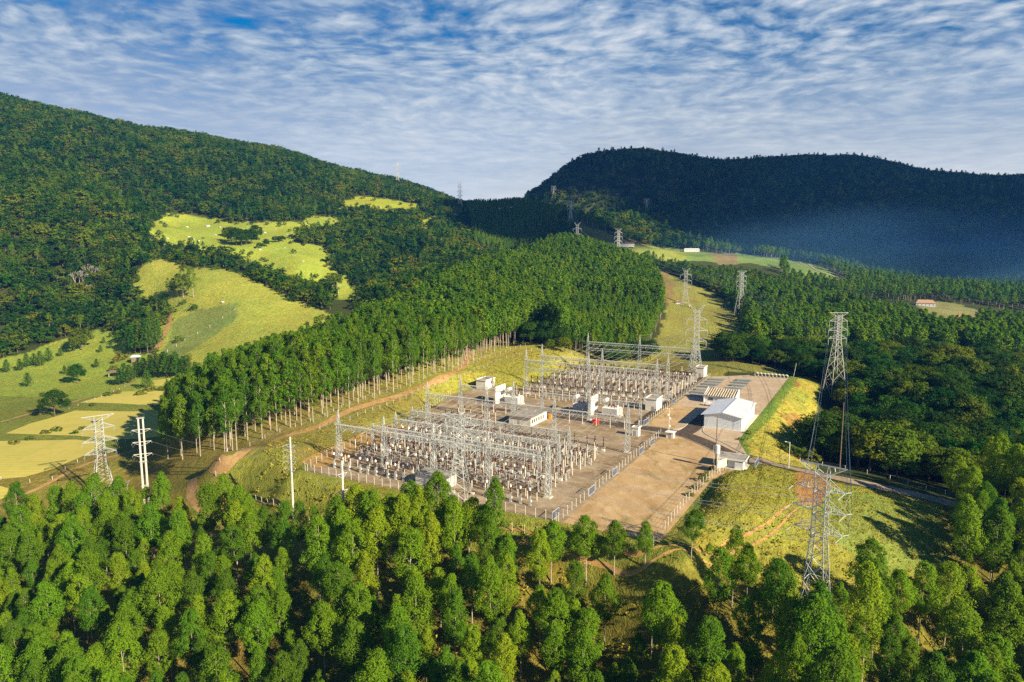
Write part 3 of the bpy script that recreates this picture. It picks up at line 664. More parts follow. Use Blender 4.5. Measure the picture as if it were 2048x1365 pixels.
def place(var, x, y, h, label, group=None, z=None, rz=None, wide=1.0):
    p = PROTO[var]; z = gz(x, y) if z is None else z
    s = h / H0; rz = random.uniform(0, 6.28) if rz is None else rz
    if p['crown'] is None:
        o = bpy.data.objects.new(p['kind'], p['trunk']); LINK(o)
        o.location = (x, y, z - 0.15); o.scale = (s * wide, s * wide, s); o.rotation_euler = (0, 0, rz)
    else:
        o = empty(p['kind'], (x, y, z - 0.15), rz); o.scale = (s * wide, s * wide, s)
        for nm in ('crown', 'trunk'):
            c = bpy.data.objects.new(nm, p[nm]); LINK(c); c.parent = o
            p.setdefault('src_' + nm, c)
    return tag(o, label, {'eucalyptus_tree': 'tree', 'broadleaf_tree': 'tree', 'pine_tree': 'pine tree', 'shrub': 'shrub', 'grass_tuft': 'grass tuft', 'bare_tree': 'bare tree'}[p['kind']], group)

CLEAR = []   # (x, y, r) kept free of trees
def scatter(poly, ymin, ymax, sp, smax=1.35, jit=0.42, holes=(), rot=0.3, seed=1, extra=None):
    g = np.random.default_rng(seed); xm = ymax * smax
    n = int(2 * xm / sp); c, s_ = math.cos(rot), math.sin(rot)
    r = max(xm, ymax) * 1.5; k = int(2 * r / sp); a = (np.arange(k) - k / 2) * sp
    A, B = np.meshgrid(a, a); A = A.ravel() + g.uniform(-jit, jit, A.size) * sp; B = B.ravel() + g.uniform(-jit, jit, B.size) * sp
    x = A * c - B * s_; y = A * s_ + B * c; m = (y > ymin) & (y < ymax) & (np.abs(x) < smax * y); x, y = x[m], y[m]
    z = height(x, y); px, py = project(x, y, z)
    k = inpoly(px, py, poly) if poly is not None else np.ones(len(x), bool)
    px2, py2 = project(x, y, z + 7)
    for h in holes: k &= ~inpoly(px, py, h) & ~inpoly(px2, py2, h)
    if extra is not None: k &= extra(x, y, px, py)
    for cx_, cy_, cr in CLEAR: k &= np.hypot(x - cx_, y - cy_) > cr
    return x[k], y[k], z[k], px[k], py[k]

def stuff(name, groups):
    """ONE object that grows a wood: points carrying a tree each, groups = [(variants, x, y, z, h, wide)]"""
    X = []; VID = []; SC = []; RT = []; names = []
    for vs, x, y, z, h, wd in groups:
        g = np.random.default_rng(len(X) + 3); ids = g.integers(0, len(vs), len(x))
        base = []
        for v in vs:
            if v not in names: names.append(v)
            base.append(names.index(v))
        X.append(np.stack([x, y, z - 0.15], 1)); VID.append(np.array(base)[ids])
        s = h / H0; w = s * wd * g.uniform(0.85, 1.2, len(x)); SC.append(np.stack([w, w, s], 1)); RT.append(g.random(len(x)) * 6.283)
    X = np.concatenate(X); VID = np.concatenate(VID); SC = np.concatenate(SC); RT = np.concatenate(RT)
    me = bpy.data.meshes.new(name); me.vertices.add(len(X)); me.vertices.foreach_set('co', X.astype(np.float32).ravel())
    a = me.attributes.new('vid', 'INT', 'POINT'); a.data.foreach_set('value', VID.astype(np.int32))
    a = me.attributes.new('sc', 'FLOAT_VECTOR', 'POINT'); a.data.foreach_set('vector', SC.astype(np.float32).ravel())
    a = me.attributes.new('rt', 'FLOAT_VECTOR', 'POINT'); a.data.foreach_set('vector', np.stack([RT * 0, RT * 0, RT], 1).astype(np.float32).ravel())
    o = bpy.data.objects.new(name, me); LINK(o)
    ng = bpy.data.node_groups.new(name, 'GeometryNodeTree')
    ng.interface.new_socket('Geometry', in_out='INPUT', socket_type='NodeSocketGeometry'); ng.interface.new_socket('Geometry', in_out='OUTPUT', socket_type='NodeSocketGeometry')
    gi = ng.nodes.new('NodeGroupInput'); go = ng.nodes.new('NodeGroupOutput'); jn = ng.nodes.new('GeometryNodeJoinGeometry')
    def attr(nm, t):
        n = ng.nodes.new('GeometryNodeInputNamedAttribute'); n.data_type = t; n.inputs[0].default_value = nm; return n.outputs[0]
    vid = attr('vid', 'INT'); sc = attr('sc', 'FLOAT_VECTOR'); rt = attr('rt', 'FLOAT_VECTOR')
    for k, v in enumerate(names):
        p = PROTO[v]; j2 = ng.nodes.new('GeometryNodeJoinGeometry')
        for nm in ('crown', 'trunk'):
            src = p.get('src_' + nm)
            if src is None: raise RuntimeError('no source for ' + v)
            oi = ng.nodes.new('GeometryNodeObjectInfo'); oi.inputs['Object'].default_value = src; oi.transform_space = 'ORIGINAL'
            ng.links.new(oi.outputs['Geometry'], j2.inputs[0])
        cmp_ = ng.nodes.new('FunctionNodeCompare'); cmp_.data_type = 'INT'; cmp_.operation = 'EQUAL'
        ia = [s for s in cmp_.inputs if s.type == 'INT']; ng.links.new(vid, ia[0]); ia[1].default_value = k
        ip = ng.nodes.new('GeometryNodeInstanceOnPoints'); ng.links.new(gi.outputs[0], ip.inputs['Points']); ng.links.new(cmp_.outputs[0], ip.inputs['Selection'])
        ng.links.new(j2.outputs[0], ip.inputs['Instance']); ng.links.new(rt, ip.inputs['Rotation']); ng.links.new(sc, ip.inputs['Scale'])
        ng.links.new(ip.outputs[0], jn.inputs[0])
    ng.links.new(jn.outputs[0], go.inputs[0])
    md = o.modifiers.new('grow', 'NODES'); md.node_group = ng
    return tag(o, kind='stuff')
def U(n, a, b, seed=0): return np.random.default_rng(seed).uniform(a, b, n)

TW = {  # power towers: (px, py base, height)
 'near': (1622, 1330), 'left': (210, 1015)}
for k, (px, py) in TW.items():
    x, y, z = hit(px, py); CLEAR.append((x, y, 7.0))
x, y, z = hit(300, 1003); CLEAR.append((x, y, 5.0))
for px, py in ((587, 1035), (690, 1100)): x, y, z = hit(px, py); CLEAR.append((x, y, 4.0))
def off_pad(d0):
    return lambda x, y, px, py: ~inpoly(x, y, PAD) & (polydist(x, y, PAD) > d0)
E = [f'E{i}' for i in range(6)]; PV = [f'P{i}' for i in range(5)]; QV = [f'Q{i}' for i in range(4)]; J = [f'J{i}' for i in range(5)]; K = [f'K{i}' for i in range(5)]; C3 = ['C0', 'C1', 'C2']

# foreground plantation ------------------------------------------------------
fx, fy, fz, fpx, fpy = scatter(P_FORE, 45, 262, 7.0, smax=1.15, jit=0.33, rot=0.35, seed=4, extra=off_pad(11), holes=(O_HILL,))
sparse = inpoly(fpx, fpy, P_SPARSE); keep = ~sparse | (np.random.default_rng(9).random(len(fx)) < np.where(fpy > 1300, 0.76, 0.68))
fx, fy, fz, fpx, fpy = [q[keep] for q in (fx, fy, fz, fpx, fpy)]
fh = 19.5 + 5.5 * (np.random.default_rng(3).random(len(fx)) - 0.5) * 2
fh = np.where((fpx > 690) & (fpx < 1000) & (fy > 165), 24, fh) ; fh = np.where((fpx >= 1000) & (fpx < 1870), fh - 1.0, fh)
fh = np.where((fpx >= 1870) & (fy > 150), fh + 4, fh)
ctop_px, ctop_py = project(fx, fy, fz + fh); inframe = (ctop_px > -40) & (ctop_px < 2090) & (ctop_py < 1400) & (fy > 80)
order = np.argsort(np.where(inframe, fy, 1e9)); nf = int(inframe.sum()); NIND = min(nf, 205)
print('foreground', len(fx), 'in frame', nf)
ind = order[:NIND]; rest = order[NIND:]
for q in ind:
    X_, Y_, px_ = fx[q], fy[q], ctop_px[q]
    if px_ < 1000: lb, gr = 'slender green eucalyptus in the dense plantation at the bottom left of the view', 'eucalyptus of the dense near plantation'
    elif px_ < 1870: lb, gr = 'tall eucalyptus standing apart on the olive slope below the substation', 'eucalyptus on the open slope below the substation'
    else: lb, gr = 'tall dark eucalyptus of the close stand at the right edge beside the grass hill', 'eucalyptus at the right edge'
    place(E[int(rng.integers(0, 6))], X_, Y_, fh[q], lb, gr, z=fz[q], wide=random.uniform(0.9, 1.2))
g_rest = [(E, fx[rest], fy[rest], fz[rest], fh[rest], 1.0)]
for px, py, tp, lb in ((1102,1165,1030,'round-topped eucalyptus standing before the corner gate of the switchyard'),(1172,1168,1026,'dark eucalyptus with a bare thin stem before the brown gravel apron'),
                   (1228,1150,1030,'bright green eucalyptus in front of the brown gravel apron'),(1290,1135,1035,'thin sparse eucalyptus beside the last white fence post of the gravel apron'),
                   (712,1128,958,'leftmost tree of the tall clump rising before the front fence'),(745,1135,985,'lower second tree of the tall clump before the front fence'),(782,1126,975,'third tree of the tall clump, just left of the white hut'),
                   (822,1132,950,'broad tall tree of the clump in front of the white hut left end'),(873,1128,935,'tallest tree of the clump, standing before the half-hidden white hut'),(905,1142,985,'rounded tree right of the tallest one before the white hut'),
                   (938,1136,990,'second last tree of the tall clump by the terminal tower foot'),(968,1140,1005,'last tree at the right end of the tall clump before the yard'),
                   (1382,1120,1010,'dark eucalyptus in front of the fence line on the grass hill'),(1418,1125,1085,'low spreading eucalyptus beside the orange dirt track')):
    x, y, z = hit(px, py); r = (py - tp) / 1412 * y * 1.04
    place(E[px % 6], x, y, r, lb, wide=1.35); CLEAR.append((x, y, 3))

# middle plantation -----------------------------------------------------------
def nroad(x, y, px, py): return ~inpoly(x, y, PAD) & (polydist(x, y, PAD) > 12)
mx, my, mz, mpx, mpy = scatter(P_PLANT, 225, 900, 5.2, jit=0.22, rot=0.5, seed=5, extra=nroad, holes=(O_CORR,))
mh = 27 + 3 * U(len(mx), -1, 1, 2); mh = np.where((mpx > 1130) & (my < 620), 15 + 6 * U(len(mx), 0, 1, 8), mh); mh = np.where((mpx < 430), mh - 2, mh)
mo = np.argsort(my); NP = 78
for q in mo[:NP]:
    place(PV[int(rng.integers(0, 5))], mx[q], my[q], mh[q], 'tall bare-stemmed eucalyptus in the front rows of the plantation beside the left dirt road', 'eucalyptus of the front rows beside the dirt road', z=mz[q])
mid = mo[NP:][my[mo[NP:]] < 400]; far = mo[NP:][my[mo[NP:]] >= 400]
q0 = far[:4]
for i, q in enumerate(q0): place(QV[i], mx[q], my[q], mh[q], 'tall bare-stemmed eucalyptus in the front rows of the plantation beside the left dirt road', 'eucalyptus of the front rows beside the dirt road', z=mz[q])
far = far[4:]
# jungle on the right ----------------------------------------------------------
jx, jy, jz, jpx, jpy = scatter(P_JUNG, 225, 480, 7.6, smax=1.25, jit=0.45, seed=6, extra=off_pad(24))
jh = 9.5 + 10 * U(len(jx), 0, 1, 4) ** 1.7
ctp, cty = project(jx, jy, jz + jh); jin = (ctp < 2080); jo = np.argsort(np.where(jin, jy, 1e9)); NJ = min(170, int(jin.sum()))
for q in jo[:NJ]: place(J[int(rng.integers(0, 5))], jx[q], jy[q], jh[q], 'dense dark broadleaf tree in the valley wood right of the yellow embankment', 'broadleaf trees of the valley wood', z=jz[q], wide=random.uniform(0.95, 1.35))
bx, by, bz, _, _ = scatter(P_BACK, 380, 520, 5.5, jit=0.45, seed=16, extra=lambda x, y, px, py: (px > 1195) & off_pad(7)(x, y, px, py), holes=(O_CORR,))
bh = 8 + 6 * U(len(bx), 0, 1, 4)
for q in range(len(bx)): place(J[q % 5], bx[q], by[q], bh[q], 'small broadleaf tree in the belt just behind the far gantries of the switchyard', 'trees in the belt behind the switchyard', z=bz[q])
P_HOUSE = [(1822, 592), (1885, 594), (1965, 622), (1900, 640), (1828, 622)]
def clear_house(x, y, px, py):
    k = np.ones(len(x), bool); z = height(x, y)
    for dz in (6, 13, 20): a, b = project(x, y, z + dz); k &= ~inpoly(a, b, P_HOUSE)
    return k
wx, wy, wz, wpx, wpy = scatter(P_JUNG, 480, 760, 7.0, jit=0.4, seed=7, extra=clear_house)
vx, vy, vz, vpx, vpy = scatter(P_MIDR, 430, 1120, 7.0, jit=0.4, seed=8, holes=(O_FIELD, O_CORR, P_JUNG, O_FARR), extra=clear_house)
# hills ------------------------------------------------------------------------
OPEN_L = (O_PAST, O_KNOLL, O_STRIP, O_STRIP2, O_LOW, P_PLANT, P_CONI)
def lmask(x, y, px, py):
    return ((px < 1130) | (y < 1350) & (px < 1145)) & ~((px > 240) & (px < 420) & (y < 600)) & ~((y < 600) & (px > 240))
lx, ly, lz, lpx, lpy = scatter(None, 520, 1750, 9.6, smax=1.0, jit=0.45, seed=9, holes=OPEN_L, extra=lmask)
keepl = lz > -40
lx, ly, lz, lpx, lpy = [q[keepl] for q in (lx, ly, lz, lpx, lpy)]
def rmask(x, y, px, py): return (px > 1000) & ((y > 1240) | ((y > 950) & (px > 1560)))
rx, ry, rz_, rpx, rpy = scatter(None, 900, 2700, 12.0, smax=1.0, jit=0.45, seed=10, holes=(O_FIELD, O_SADDLE, O_CORR, P_CONI, P_MIDR, P_PLANT, O_FARR), extra=rmask)
cx_, cy_, cz_, _, _ = scatter(P_CONI, 1000, 1420, 6.5, jit=0.3, seed=11)
print('counts', len(mx), len(jx), len(wx), len(vx), len(lx), len(rx), len(cx_))
# a few hill trees stand as individuals, the rest of each wood is one mass
for i in range(5):
    q = int(np.argmin(np.hypot(lpx - (60 + 45 * i), lpy - 640))); place(K[i], lx[q], ly[q], 14, 'dark broadleaf tree at the lower edge of the left hill forest above the pasture', 'trees at the lower forest edge', z=lz[q])
def spl(n, s): return np.random.default_rng(s).random(n)
stuff('near_plantation', g_rest)
stuff('eucalyptus_plantation', [(PV, mx[mid], my[mid], mz[mid], mh[mid], 1.05), (QV, mx[far], my[far], mz[far], mh[far], 1.05)])
jr = jo[NJ:]
stuff('valley_wood', [(J, jx[jr], jy[jr], jz[jr], jh[jr], 1.1)])
e1 = (wpx > 1490) & (spl(len(wx), 12) < 0.7); vk = (spl(len(vx), 14) < 0.55) & (wob(vx * 2, vy * 2) > -1.2)
stuff('wood_beyond_valley', [(QV, wx[e1], wy[e1], wz[e1], 22 + 4 * spl(e1.sum(), 1), 1.4), (K, wx[~e1], wy[~e1], wz[~e1], 10 + 4 * spl((~e1).sum(), 2), 1.0),
      (QV, vx[vk], vy[vk], vz[vk], (np.where(vy > 820, 11, 18) + 6 * spl(len(vx), 3))[vk], 1.5), (K, vx[~vk], vy[~vk], vz[~vk], (9 + 7 * spl(len(vx), 13))[~vk], 1.25)])
pk = spl(len(lx), 5); b1 = (pk < 0.8); pk = pk ** 1.5; hl = np.where(ly < 800, 10.5, 11.5)
qx, qy, qz, qpx, qpy = scatter(None, 480, 1300, 9.0, smax=1.0, jit=0.5, seed=31, extra=lambda x, y, px, py: px < 900)
qk = np.zeros(len(qx), bool)
for _po in (O_PAST, O_KNOLL, O_STRIP):
    _d = polydist(qpx, qpy, _po); qk |= inpoly(qpx, qpy, _po) & (spl(len(qx), 33) < np.where(_d < 9, 0.25, 0.012))
stuff('pasture_scrub', [(K, qx[qk], qy[qk], qz[qk], 2.5 + 5 * spl(int(qk.sum()), 34), 1.2)])
stuff('left_hill_forest', [(K, lx[b1], ly[b1], lz[b1], (hl + 11 * pk)[b1], 1.3), (QV, lx[~b1], ly[~b1], lz[~b1], (hl + 6 * pk)[~b1] * 0.95, 1.5)])
pk = spl(len(rx), 6); b2 = (pk < 0.93) & (ry > 1450)
stuff('right_hill_forest', [(K, rx[b2], ry[b2], rz_[b2], (12 + 9 * pk)[b2], 1.3), (QV, rx[~b2], ry[~b2], rz_[~b2], (18 + 6 * pk)[~b2], 1.5)])
stuff('conifer_hill', [(QV, cx_, cy_, cz_, 19 + 2 * spl(len(cx_), 7), 0.85)])
print('veg done')

for _v, (_px, _py) in (('T0', (1530, 960)), ('T1', (1560, 975))):
    x, y, z = hit(_px, _py); place(_v, x, y, 1.1, 'clump of tall yellow grass on the hill beside the access road', 'grass clumps on the hill', z=z + 0.1)
def open_g(x, y, px, py):
    a, b = to_site(x, y)
    k = ~inpoly(x, y, PAD) & (polydist(x, y, PAD) > 1.2) & (px > 380) & (px < 1910)
    return k & ~((py > 1020) & (px < 640)) & (wob(x * 6, y * 6) > -1.6)
gx, gy, gz_, gpx, gpy = scatter(RIVERSIDE + [], 160, 300, 1.9, jit=0.5, seed=21, extra=open_g)
hx, hy, hz_, _, _ = scatter(O_HILL, 150, 240, 1.45, jit=0.5, seed=22, extra=open_g, holes=([(1600, 945), (1650, 950), (1655, 975), (1640, 1005), (1603, 1005), (1592, 970)],))
kx, ky, kz, _, _ = scatter([(420, 940), (560, 880), (760, 805), (930, 735), (1080, 690), (1240, 720), (1240, 745), (960, 790), (620, 935), (500, 1000)], 220, 430, 2.3, jit=0.5, seed=23, extra=open_g)
sx, sy, sz, _, _ = scatter([(1480, 860), (1580, 755), (1640, 800), (1640, 930), (1500, 915)], 215, 400, 3.2, jit=0.5, seed=24, extra=open_g)
ux, uy, uz, _, _ = scatter([(700, 1100), (1330, 1120), (1900, 1150), (1900, 1500), (900, 1500)], 110, 190, 2.4, jit=0.5, seed=25, extra=off_pad(6))
_G = lambda n, a, b, s: a + (b - a) * spl(n, s)
stuff('grass_tufts', [(['T0', 'T1'], gx, gy, gz_, _G(len(gx), .5, 1.2, 1), 1.3), (['T0', 'T1'], hx, hy, hz_, _G(len(hx), .35, .9, 2), 1.5), (['T0', 'T1'], kx, ky, kz, _G(len(kx), .4, 1.0, 3), 1.5),
      (['T0', 'T1'], sx, sy, sz, _G(len(sx), .4, 1.0, 4), 1.5), (['T0', 'T1'], ux, uy, uz, _G(len(ux), .5, 1.3, 5), 1.4)])
print('tufts', len(gx), len(hx), len(kx), len(sx), len(ux))

# ------------------------------------------------------------------ steelwork
STEEL = mat('galvanised_steel', (0.52, 0.53, 0.49), 0.6, metallic=0.05, var=0.2, vscale=2.0)
STEEL_D = mat('weathered_steel', (0.40, 0.42, 0.40), 0.6, metallic=0.1, var=0.25, vscale=2.0)
CONC_W = mat('white_concrete', (0.70, 0.65, 0.54), 0.8, var=0.18, vscale=1.5)
PORC = mat('brown_porcelain', (0.115, 0.040, 0.018), 0.3, var=0.3, vscale=3.0, spec=0.5)
GLASSI = mat('pale_insulator', (0.42, 0.46, 0.44), 0.3, spec=0.5)
WHITE = mat('white_paint', (0.82, 0.80, 0.76), 0.6, var=0.10, vscale=0.8)
WHITE_D = mat('stained_white_wall', (0.80, 0.77, 0.70), 0.8, color2=(0.62, 0.57, 0.47), vscale=0.35)
ROOF_G = mat('grey_roof_slab', (0.42, 0.38, 0.31), 0.9, color2=(0.24, 0.21, 0.17), vscale=0.5)
ROOF_M = mat('pale_metal_roof', (0.80, 0.82, 0.84), 0.45, metallic=0.2, var=0.08, vscale=0.3)
CLAD = mat('pale_cladding', (0.80, 0.83, 0.84), 0.5, var=0.06, vscale=0.5)
DARK = mat('dark_opening', (0.03, 0.035, 0.04), 0.4)
RED = mat('red_paint', (0.62, 0.04, 0.02), 0.5)
BLUE = mat('blue_gate', (0.16, 0.24, 0.42), 0.5, var=0.2, vscale=2)
ORANGE = mat('orange_marker', (0.85, 0.35, 0.03), 0.5)
WIRE = mat('conductor_wire', (0.50, 0.50, 0.47), 0.5, metallic=0.3)
WOOD = mat('weathered_wood', (0.26, 0.19, 0.12), 0.9, var=0.3, vscale=2)
TILE = mat('clay_tiles', (0.50, 0.22, 0.10), 0.85, var=0.3, vscale=2)
YEL = mat('yellow_sign', (0.70, 0.62, 0.16), 0.6, color2=(0.75, 0.73, 0.6), vscale=0.6)
GLASS = mat('window_glass', (0.10, 0.13, 0.15), 0.15, spec=0.8)
RUBBER = mat('rubber', (0.02, 0.02, 0.02), 0.8)
STONE = mat('boulder', (0.5, 0.48, 0.43), 0.9, var=0.3, vscale=1)

def zig(mb, a0, a1, b0, b1, n, r, cross=True):
    """lattice between chord a (a0->a1) and chord b (b0->b1)"""
    a0, a1, b0, b1 = map(Vector, (a0, a1, b0, b1))
    for i in range(n):
        p = a0.lerp(a1, i / n); q = b0.lerp(b1, (i + 1) / n); mb.bar(p, q, r, 3, cap=False)
        if cross: mb.bar(b0.lerp(b1, i / n), a0.lerp(a1, (i + 1) / n), r, 3, cap=False)
        if i and cross: mb.bar(p, b0.lerp(b1, i / n), r, 3, cap=False)
def lattice_col(mb, x, y, z0, z1, h0, h1, n, r, rb):
    c0 = [(x + sx * h0, y + sy * h0, z0) for sx, sy in ((-1, -1), (1, -1), (1, 1), (-1, 1))]
    c1 = [(x + sx * h1, y + sy * h1, z1) for sx, sy in ((-1, -1), (1, -1), (1, 1), (-1, 1))]
    for a, b in zip(c0, c1): mb.bar(a, b, r, 4)
    for i in range(4): j = (i + 1) % 4; zig(mb, c0[i], c1[i], c0[j], c1[j], n, rb, cross=n < 9)
    return c1
def truss(mb, p, q, w, h, n, r, rb):
    """square box girder from p to q (points at its centre)"""
    p, q = Vector(p), Vector(q); d = (q - p).normalized(); s = d.cross(Vector((0, 0, 1))).normalized() * w / 2; u = Vector((0, 0, h / 2))
    A = [p + a * s + b * u for a, b in ((-1, -1), (1, -1), (1, 1), (-1, 1))]; Bq = [v + (q - p) for v in A]
    for a, b in zip(A, Bq): mb.bar(a, b, r, 4)
    for i in range(4): j = (i + 1) % 4; zig(mb, A[i], Bq[i], A[j], Bq[j], n, rb, cross=False)

ARMZ = {}
def tower(px, py, h, rz, kind, label, arm=5.5, base=4.6, top=1.15, waist=0.60, zlv=(0.66, 0.79, 0.92), thick=1.0, group='lattice power towers', feet=None, xyz=None, side_w=None):
    x, y, z = xyz or hit(px, py)
    t = tag(empty('power_tower', (x, y, z), rz), label, 'power tower', group)
    r = 0.15 * thick; rb = 0.085 * thick; zw = waist * h
    cor = ((-1, -1), (1, -1), (1, 1), (-1, 1))
    for sx, sy in cor:
        m = MB().bar((sx * base, sy * base, -2.5), (sx * top, sy * top, zw), r, 4).bar((sx * top, sy * top, zw), (sx * top * .9, sy * top * .9, h * 0.97), r * 0.85, 4)
        lg = m.build('leg', STEEL, t)
        MB().box(sx * base - .5, sx * base + .5, sy * base - .5, sy * base + .5, -1.5, 0.5).build('footing', CONC_W, lg)
    br = MB(); lv = [0, 0.26, 0.48, 0.66, 0.80, 0.90, 1.0]
    def hw(f): return base + (top - base) * f
    for f0, f1 in zip(lv, lv[1:]):
        for i in range(4):
            j = (i + 1) % 4; a, b = cor[i], cor[j]
            P0 = [(s[0] * hw(f0), s[1] * hw(f0), zw * f0) for s in (a, b)]; P1 = [(s[0] * hw(f1), s[1] * hw(f1), zw * f1) for s in (a, b)]
            br.bar(P0[0], P1[1], rb, 3, cap=False).bar(P0[1], P1[0], rb, 3, cap=False)
            if f0 in (0.26, 0.66): br.bar(P0[0], P0[1], rb, 3, cap=False)
            if f0 == 0:
                c = (Vector(P1[0]) + Vector(P1[1])) / 2; br.bar(Vector(P0[0]).lerp(Vector(P1[0]), .5), Vector(P0[0]).lerp(Vector(P1[1]), .5), rb * .8, 3, cap=False)
                br.bar(Vector(P0[1]).lerp(Vector(P1[1]), .5), Vector(P0[1]).lerp(Vector(P1[0]), .5), rb * .8, 3, cap=False)
                br.bar(P1[0], P1[1], rb, 3, cap=False)
    nz = 9; zz = [zw + (h * 0.97 - zw) * k / nz for k in range(nz + 1)]
    for k in range(nz):
        for i in range(4):
            j = (i + 1) % 4; a, b = cor[i], cor[j]; q = top * .95
            br.bar((a[0] * q, a[1] * q, zz[k]), (b[0] * q, b[1] * q, zz[k + 1]), rb, 3, cap=False)
            if k % 2 == 0 or thick > 0.9: br.bar((b[0] * q, b[1] * q, zz[k]), (a[0] * q, a[1] * q, zz[k + 1]), rb * .9, 3, cap=False)
            if k % 3 == 0: br.bar((a[0] * q, a[1] * q, zz[k]), (b[0] * q, b[1] * q, zz[k]), rb, 3, cap=False)
    br.build('bracing', STEEL, t)
    pts = []
    R3 = Matrix.Rotation(rz, 3, 'Z')
    for lvk, f in enumerate(zlv):
        za = f * h; ln = arm * (1.0 if lvk != 1 else 1.08)
        for sd in (-1, 1):
            if side_w: ln2 = ln * side_w[0 if sd < 0 else 1]
            else: ln2 = ln
            a = MB(); tip = (sd * ln2, 0, za)
            for sy in (-1, 1):
                a.bar((sd * top, sy * top, za - 0.1), tip, rb * 1.1, 4); a.bar((sd * top, sy * top, za + 1.9), tip, rb, 4)
                for k in (0.3, 0.6): 
                    A_ = Vector((sd * top, sy * top, za)).lerp(Vector(tip), k); B_ = Vector((sd * top, sy * top, za + 1.9)).lerp(Vector(tip), k); a.bar(A_, B_, rb * .7, 3, cap=False)
                a.bar(Vector((sd * top, sy * top, za)), Vector((sd * top, -sy * top, za)).lerp(Vector(tip), .35), rb * .7, 3, cap=False)
            a.build('crossarm', STEEL, t)
            m = MB()
            if kind == 'strain':
                for sy in (-1, 1): m.bar((tip[0], sy * 0.3, za), (tip[0] + sy * .4, sy * 3.2, za - 0.5), 0.09 * thick, 6)
                m.build('insulator_string', GLASSI, t)
                J = [(tip[0] - .4, -3.2, za - .5)] + [(tip[0], -3.2 + 6.4 * k / 8, za - 0.5 - 2.6 * math.sin(math.pi * k / 8)) for k in range(1, 8)] + [(tip[0] + .4, 3.2, za - .5)]
                MB().path(J, 0.028, 4).build('jumper_cable', GLASSI, t)
                pts.append((Vector((x, y, z)) + R3 @ Vector((tip[0] - .4, -3.2, za - .5)), Vector((x, y, z)) + R3 @ Vector((tip[0] + .4, 3.2, za - .5))))
            else:
                m.bar((tip[0], 0, za), (tip[0], 0, za - 3.4), 0.13 * thick, 6); m.build('insulator_string', GLASSI, t)
                e = Vector((x, y, z)) + R3 @ Vector((tip[0], 0, za - 3.4)); pts.append((e, e))
    pk = MB()
    if kind == 'horn':
        for sd in (-1, 1):
            for sy in (-1, 1):
                pk.bar((sd * top * .3, sy * top * .9, h * .965), (sd * arm * .72, 0, h * 1.045), rb, 4); pk.bar((sd * top, sy * top * .9, h * .92), (sd * arm * .72, 0, h * 1.045), rb * .8, 3)
    else:
        for sy in (-1, 1):
            pk.bar((-arm * 1.02, sy * .25, h), (arm * 1.02, sy * .25, h), rb * 1.2, 4)
            for sd in (-1, 1):
                pk.bar((sd * top * .9, sy * top * .9, h * .955), (sd * arm * 1.0, sy * .25, h), rb, 3)
                pk.bar((sd * top * .9, sy * top * .9, h * .97), (sd * top * .9, sy * .25, h), rb, 3)
                pk.bar((sd * arm * .5, sy * .25, h), (sd * arm * .55, -sy * .25, h * .978), rb * .7, 3)
    pk.build('earth_wire_peak', STEEL, t)
    return t, pts

def wire(p, q, sag, r, label, group='overhead power lines', name='power_cable', n=14, cat='cable'):
    p, q = Vector(p), Vector(q); m = MB(); pts = []
    for k in range(n + 1):
        t = k / n; v = p.lerp(q, t); v.z -= 4 * sag * t * (1 - t); pts.append(v)
    m.path(pts, r, 3); o = m.build(name, WIRE, None); return tag(o, label, cat, group)

T = {}
T['near'] = tower(1622, 1330, 45.5, R(-42), 'strain', 'large close lattice tower on the right grass slope, its foot among near trees', arm=4.7, base=3.7, top=1.3, thick=0.85, waist=0.66, zlv=(0.68, 0.785, 0.885), side_w=(1.15, 1.0))
T['left'] = tower(210, 1015, 38, R(40), 'strain', 'lattice tower standing beside the twin white poles before the yellow fields', arm=5.6, base=4.8, top=1.5, waist=0.58, zlv=(0.60, 0.73, 0.87))
T['term'] = tower(0, 0, 24.5, R(-15), 'strain', 'short lattice terminal tower inside the front of the switchyard beside the hidden white hut', arm=5.0, base=3.0, top=1.2, waist=0.5, zlv=(0.58, 0.74, 0.88), xyz=site(0.5, 33.0), thick=.9)
T['valley'] = tower(1668, 790, 45, R(8), 'flat', 'lattice tower rising from the dark valley wood with flat top bar', arm=5.2, base=4.6, top=1.35, waist=0.68, zlv=(0.69, 0.79, 0.90))
T['back'] = tower(1390, 748, 38, R(-5), 'horn', 'lattice tower with forked horns just behind the far right end of the gantries', arm=5.6, base=4.0, top=1.5, waist=0.44, zlv=(0.50, 0.66, 0.82))
T['corr'] = tower(1370, 610, 38, R(-8), 'horn', 'lattice tower with forked horns on the grass corridor beyond the switchyard', arm=5.8, base=4.4, top=1.5, waist=0.46, zlv=(0.50, 0.68, 0.85), thick=1.15)
T['wood'] = tower(1480, 632, 45, R(12), 'flat', 'lattice tower at the edge of the wood right of the grass corridor', arm=5.2, base=4.8, top=1.5, waist=0.60, zlv=(0.66, 0.77, 0.88), thick=1.15)
T['field'] = tower(1236, 520, 44, R(10), 'flat', 'pale lattice tower before the green field and farmhouse', arm=5.5, base=5.0, top=1.6, waist=0.55, zlv=(0.6, 0.74, 0.88), thick=1.5)
T['sad'] = tower(1154, 512, 46, R(-10), 'horn', 'pale lattice tower with forked horns on the brown saddle', arm=6.0, base=5.0, top=1.6, waist=0.45, zlv=(0.5, 0.67, 0.84), thick=1.6)
T['sad2'] = tower(1141, 452, 42, R(10), 'flat', 'grey lattice tower against the dark mountain just above the saddle', arm=5.5, base=5.0, top=1.6, waist=0.55, thick=1.6)
T['m1'] = tower(1107, 400, 31, R(0), 'flat', 'tiny lattice tower high on the left shoulder of the dark mountain', arm=6, base=5, top=1.6, waist=.55, thick=1.5, xyz=atD(1107, 397, 1813))
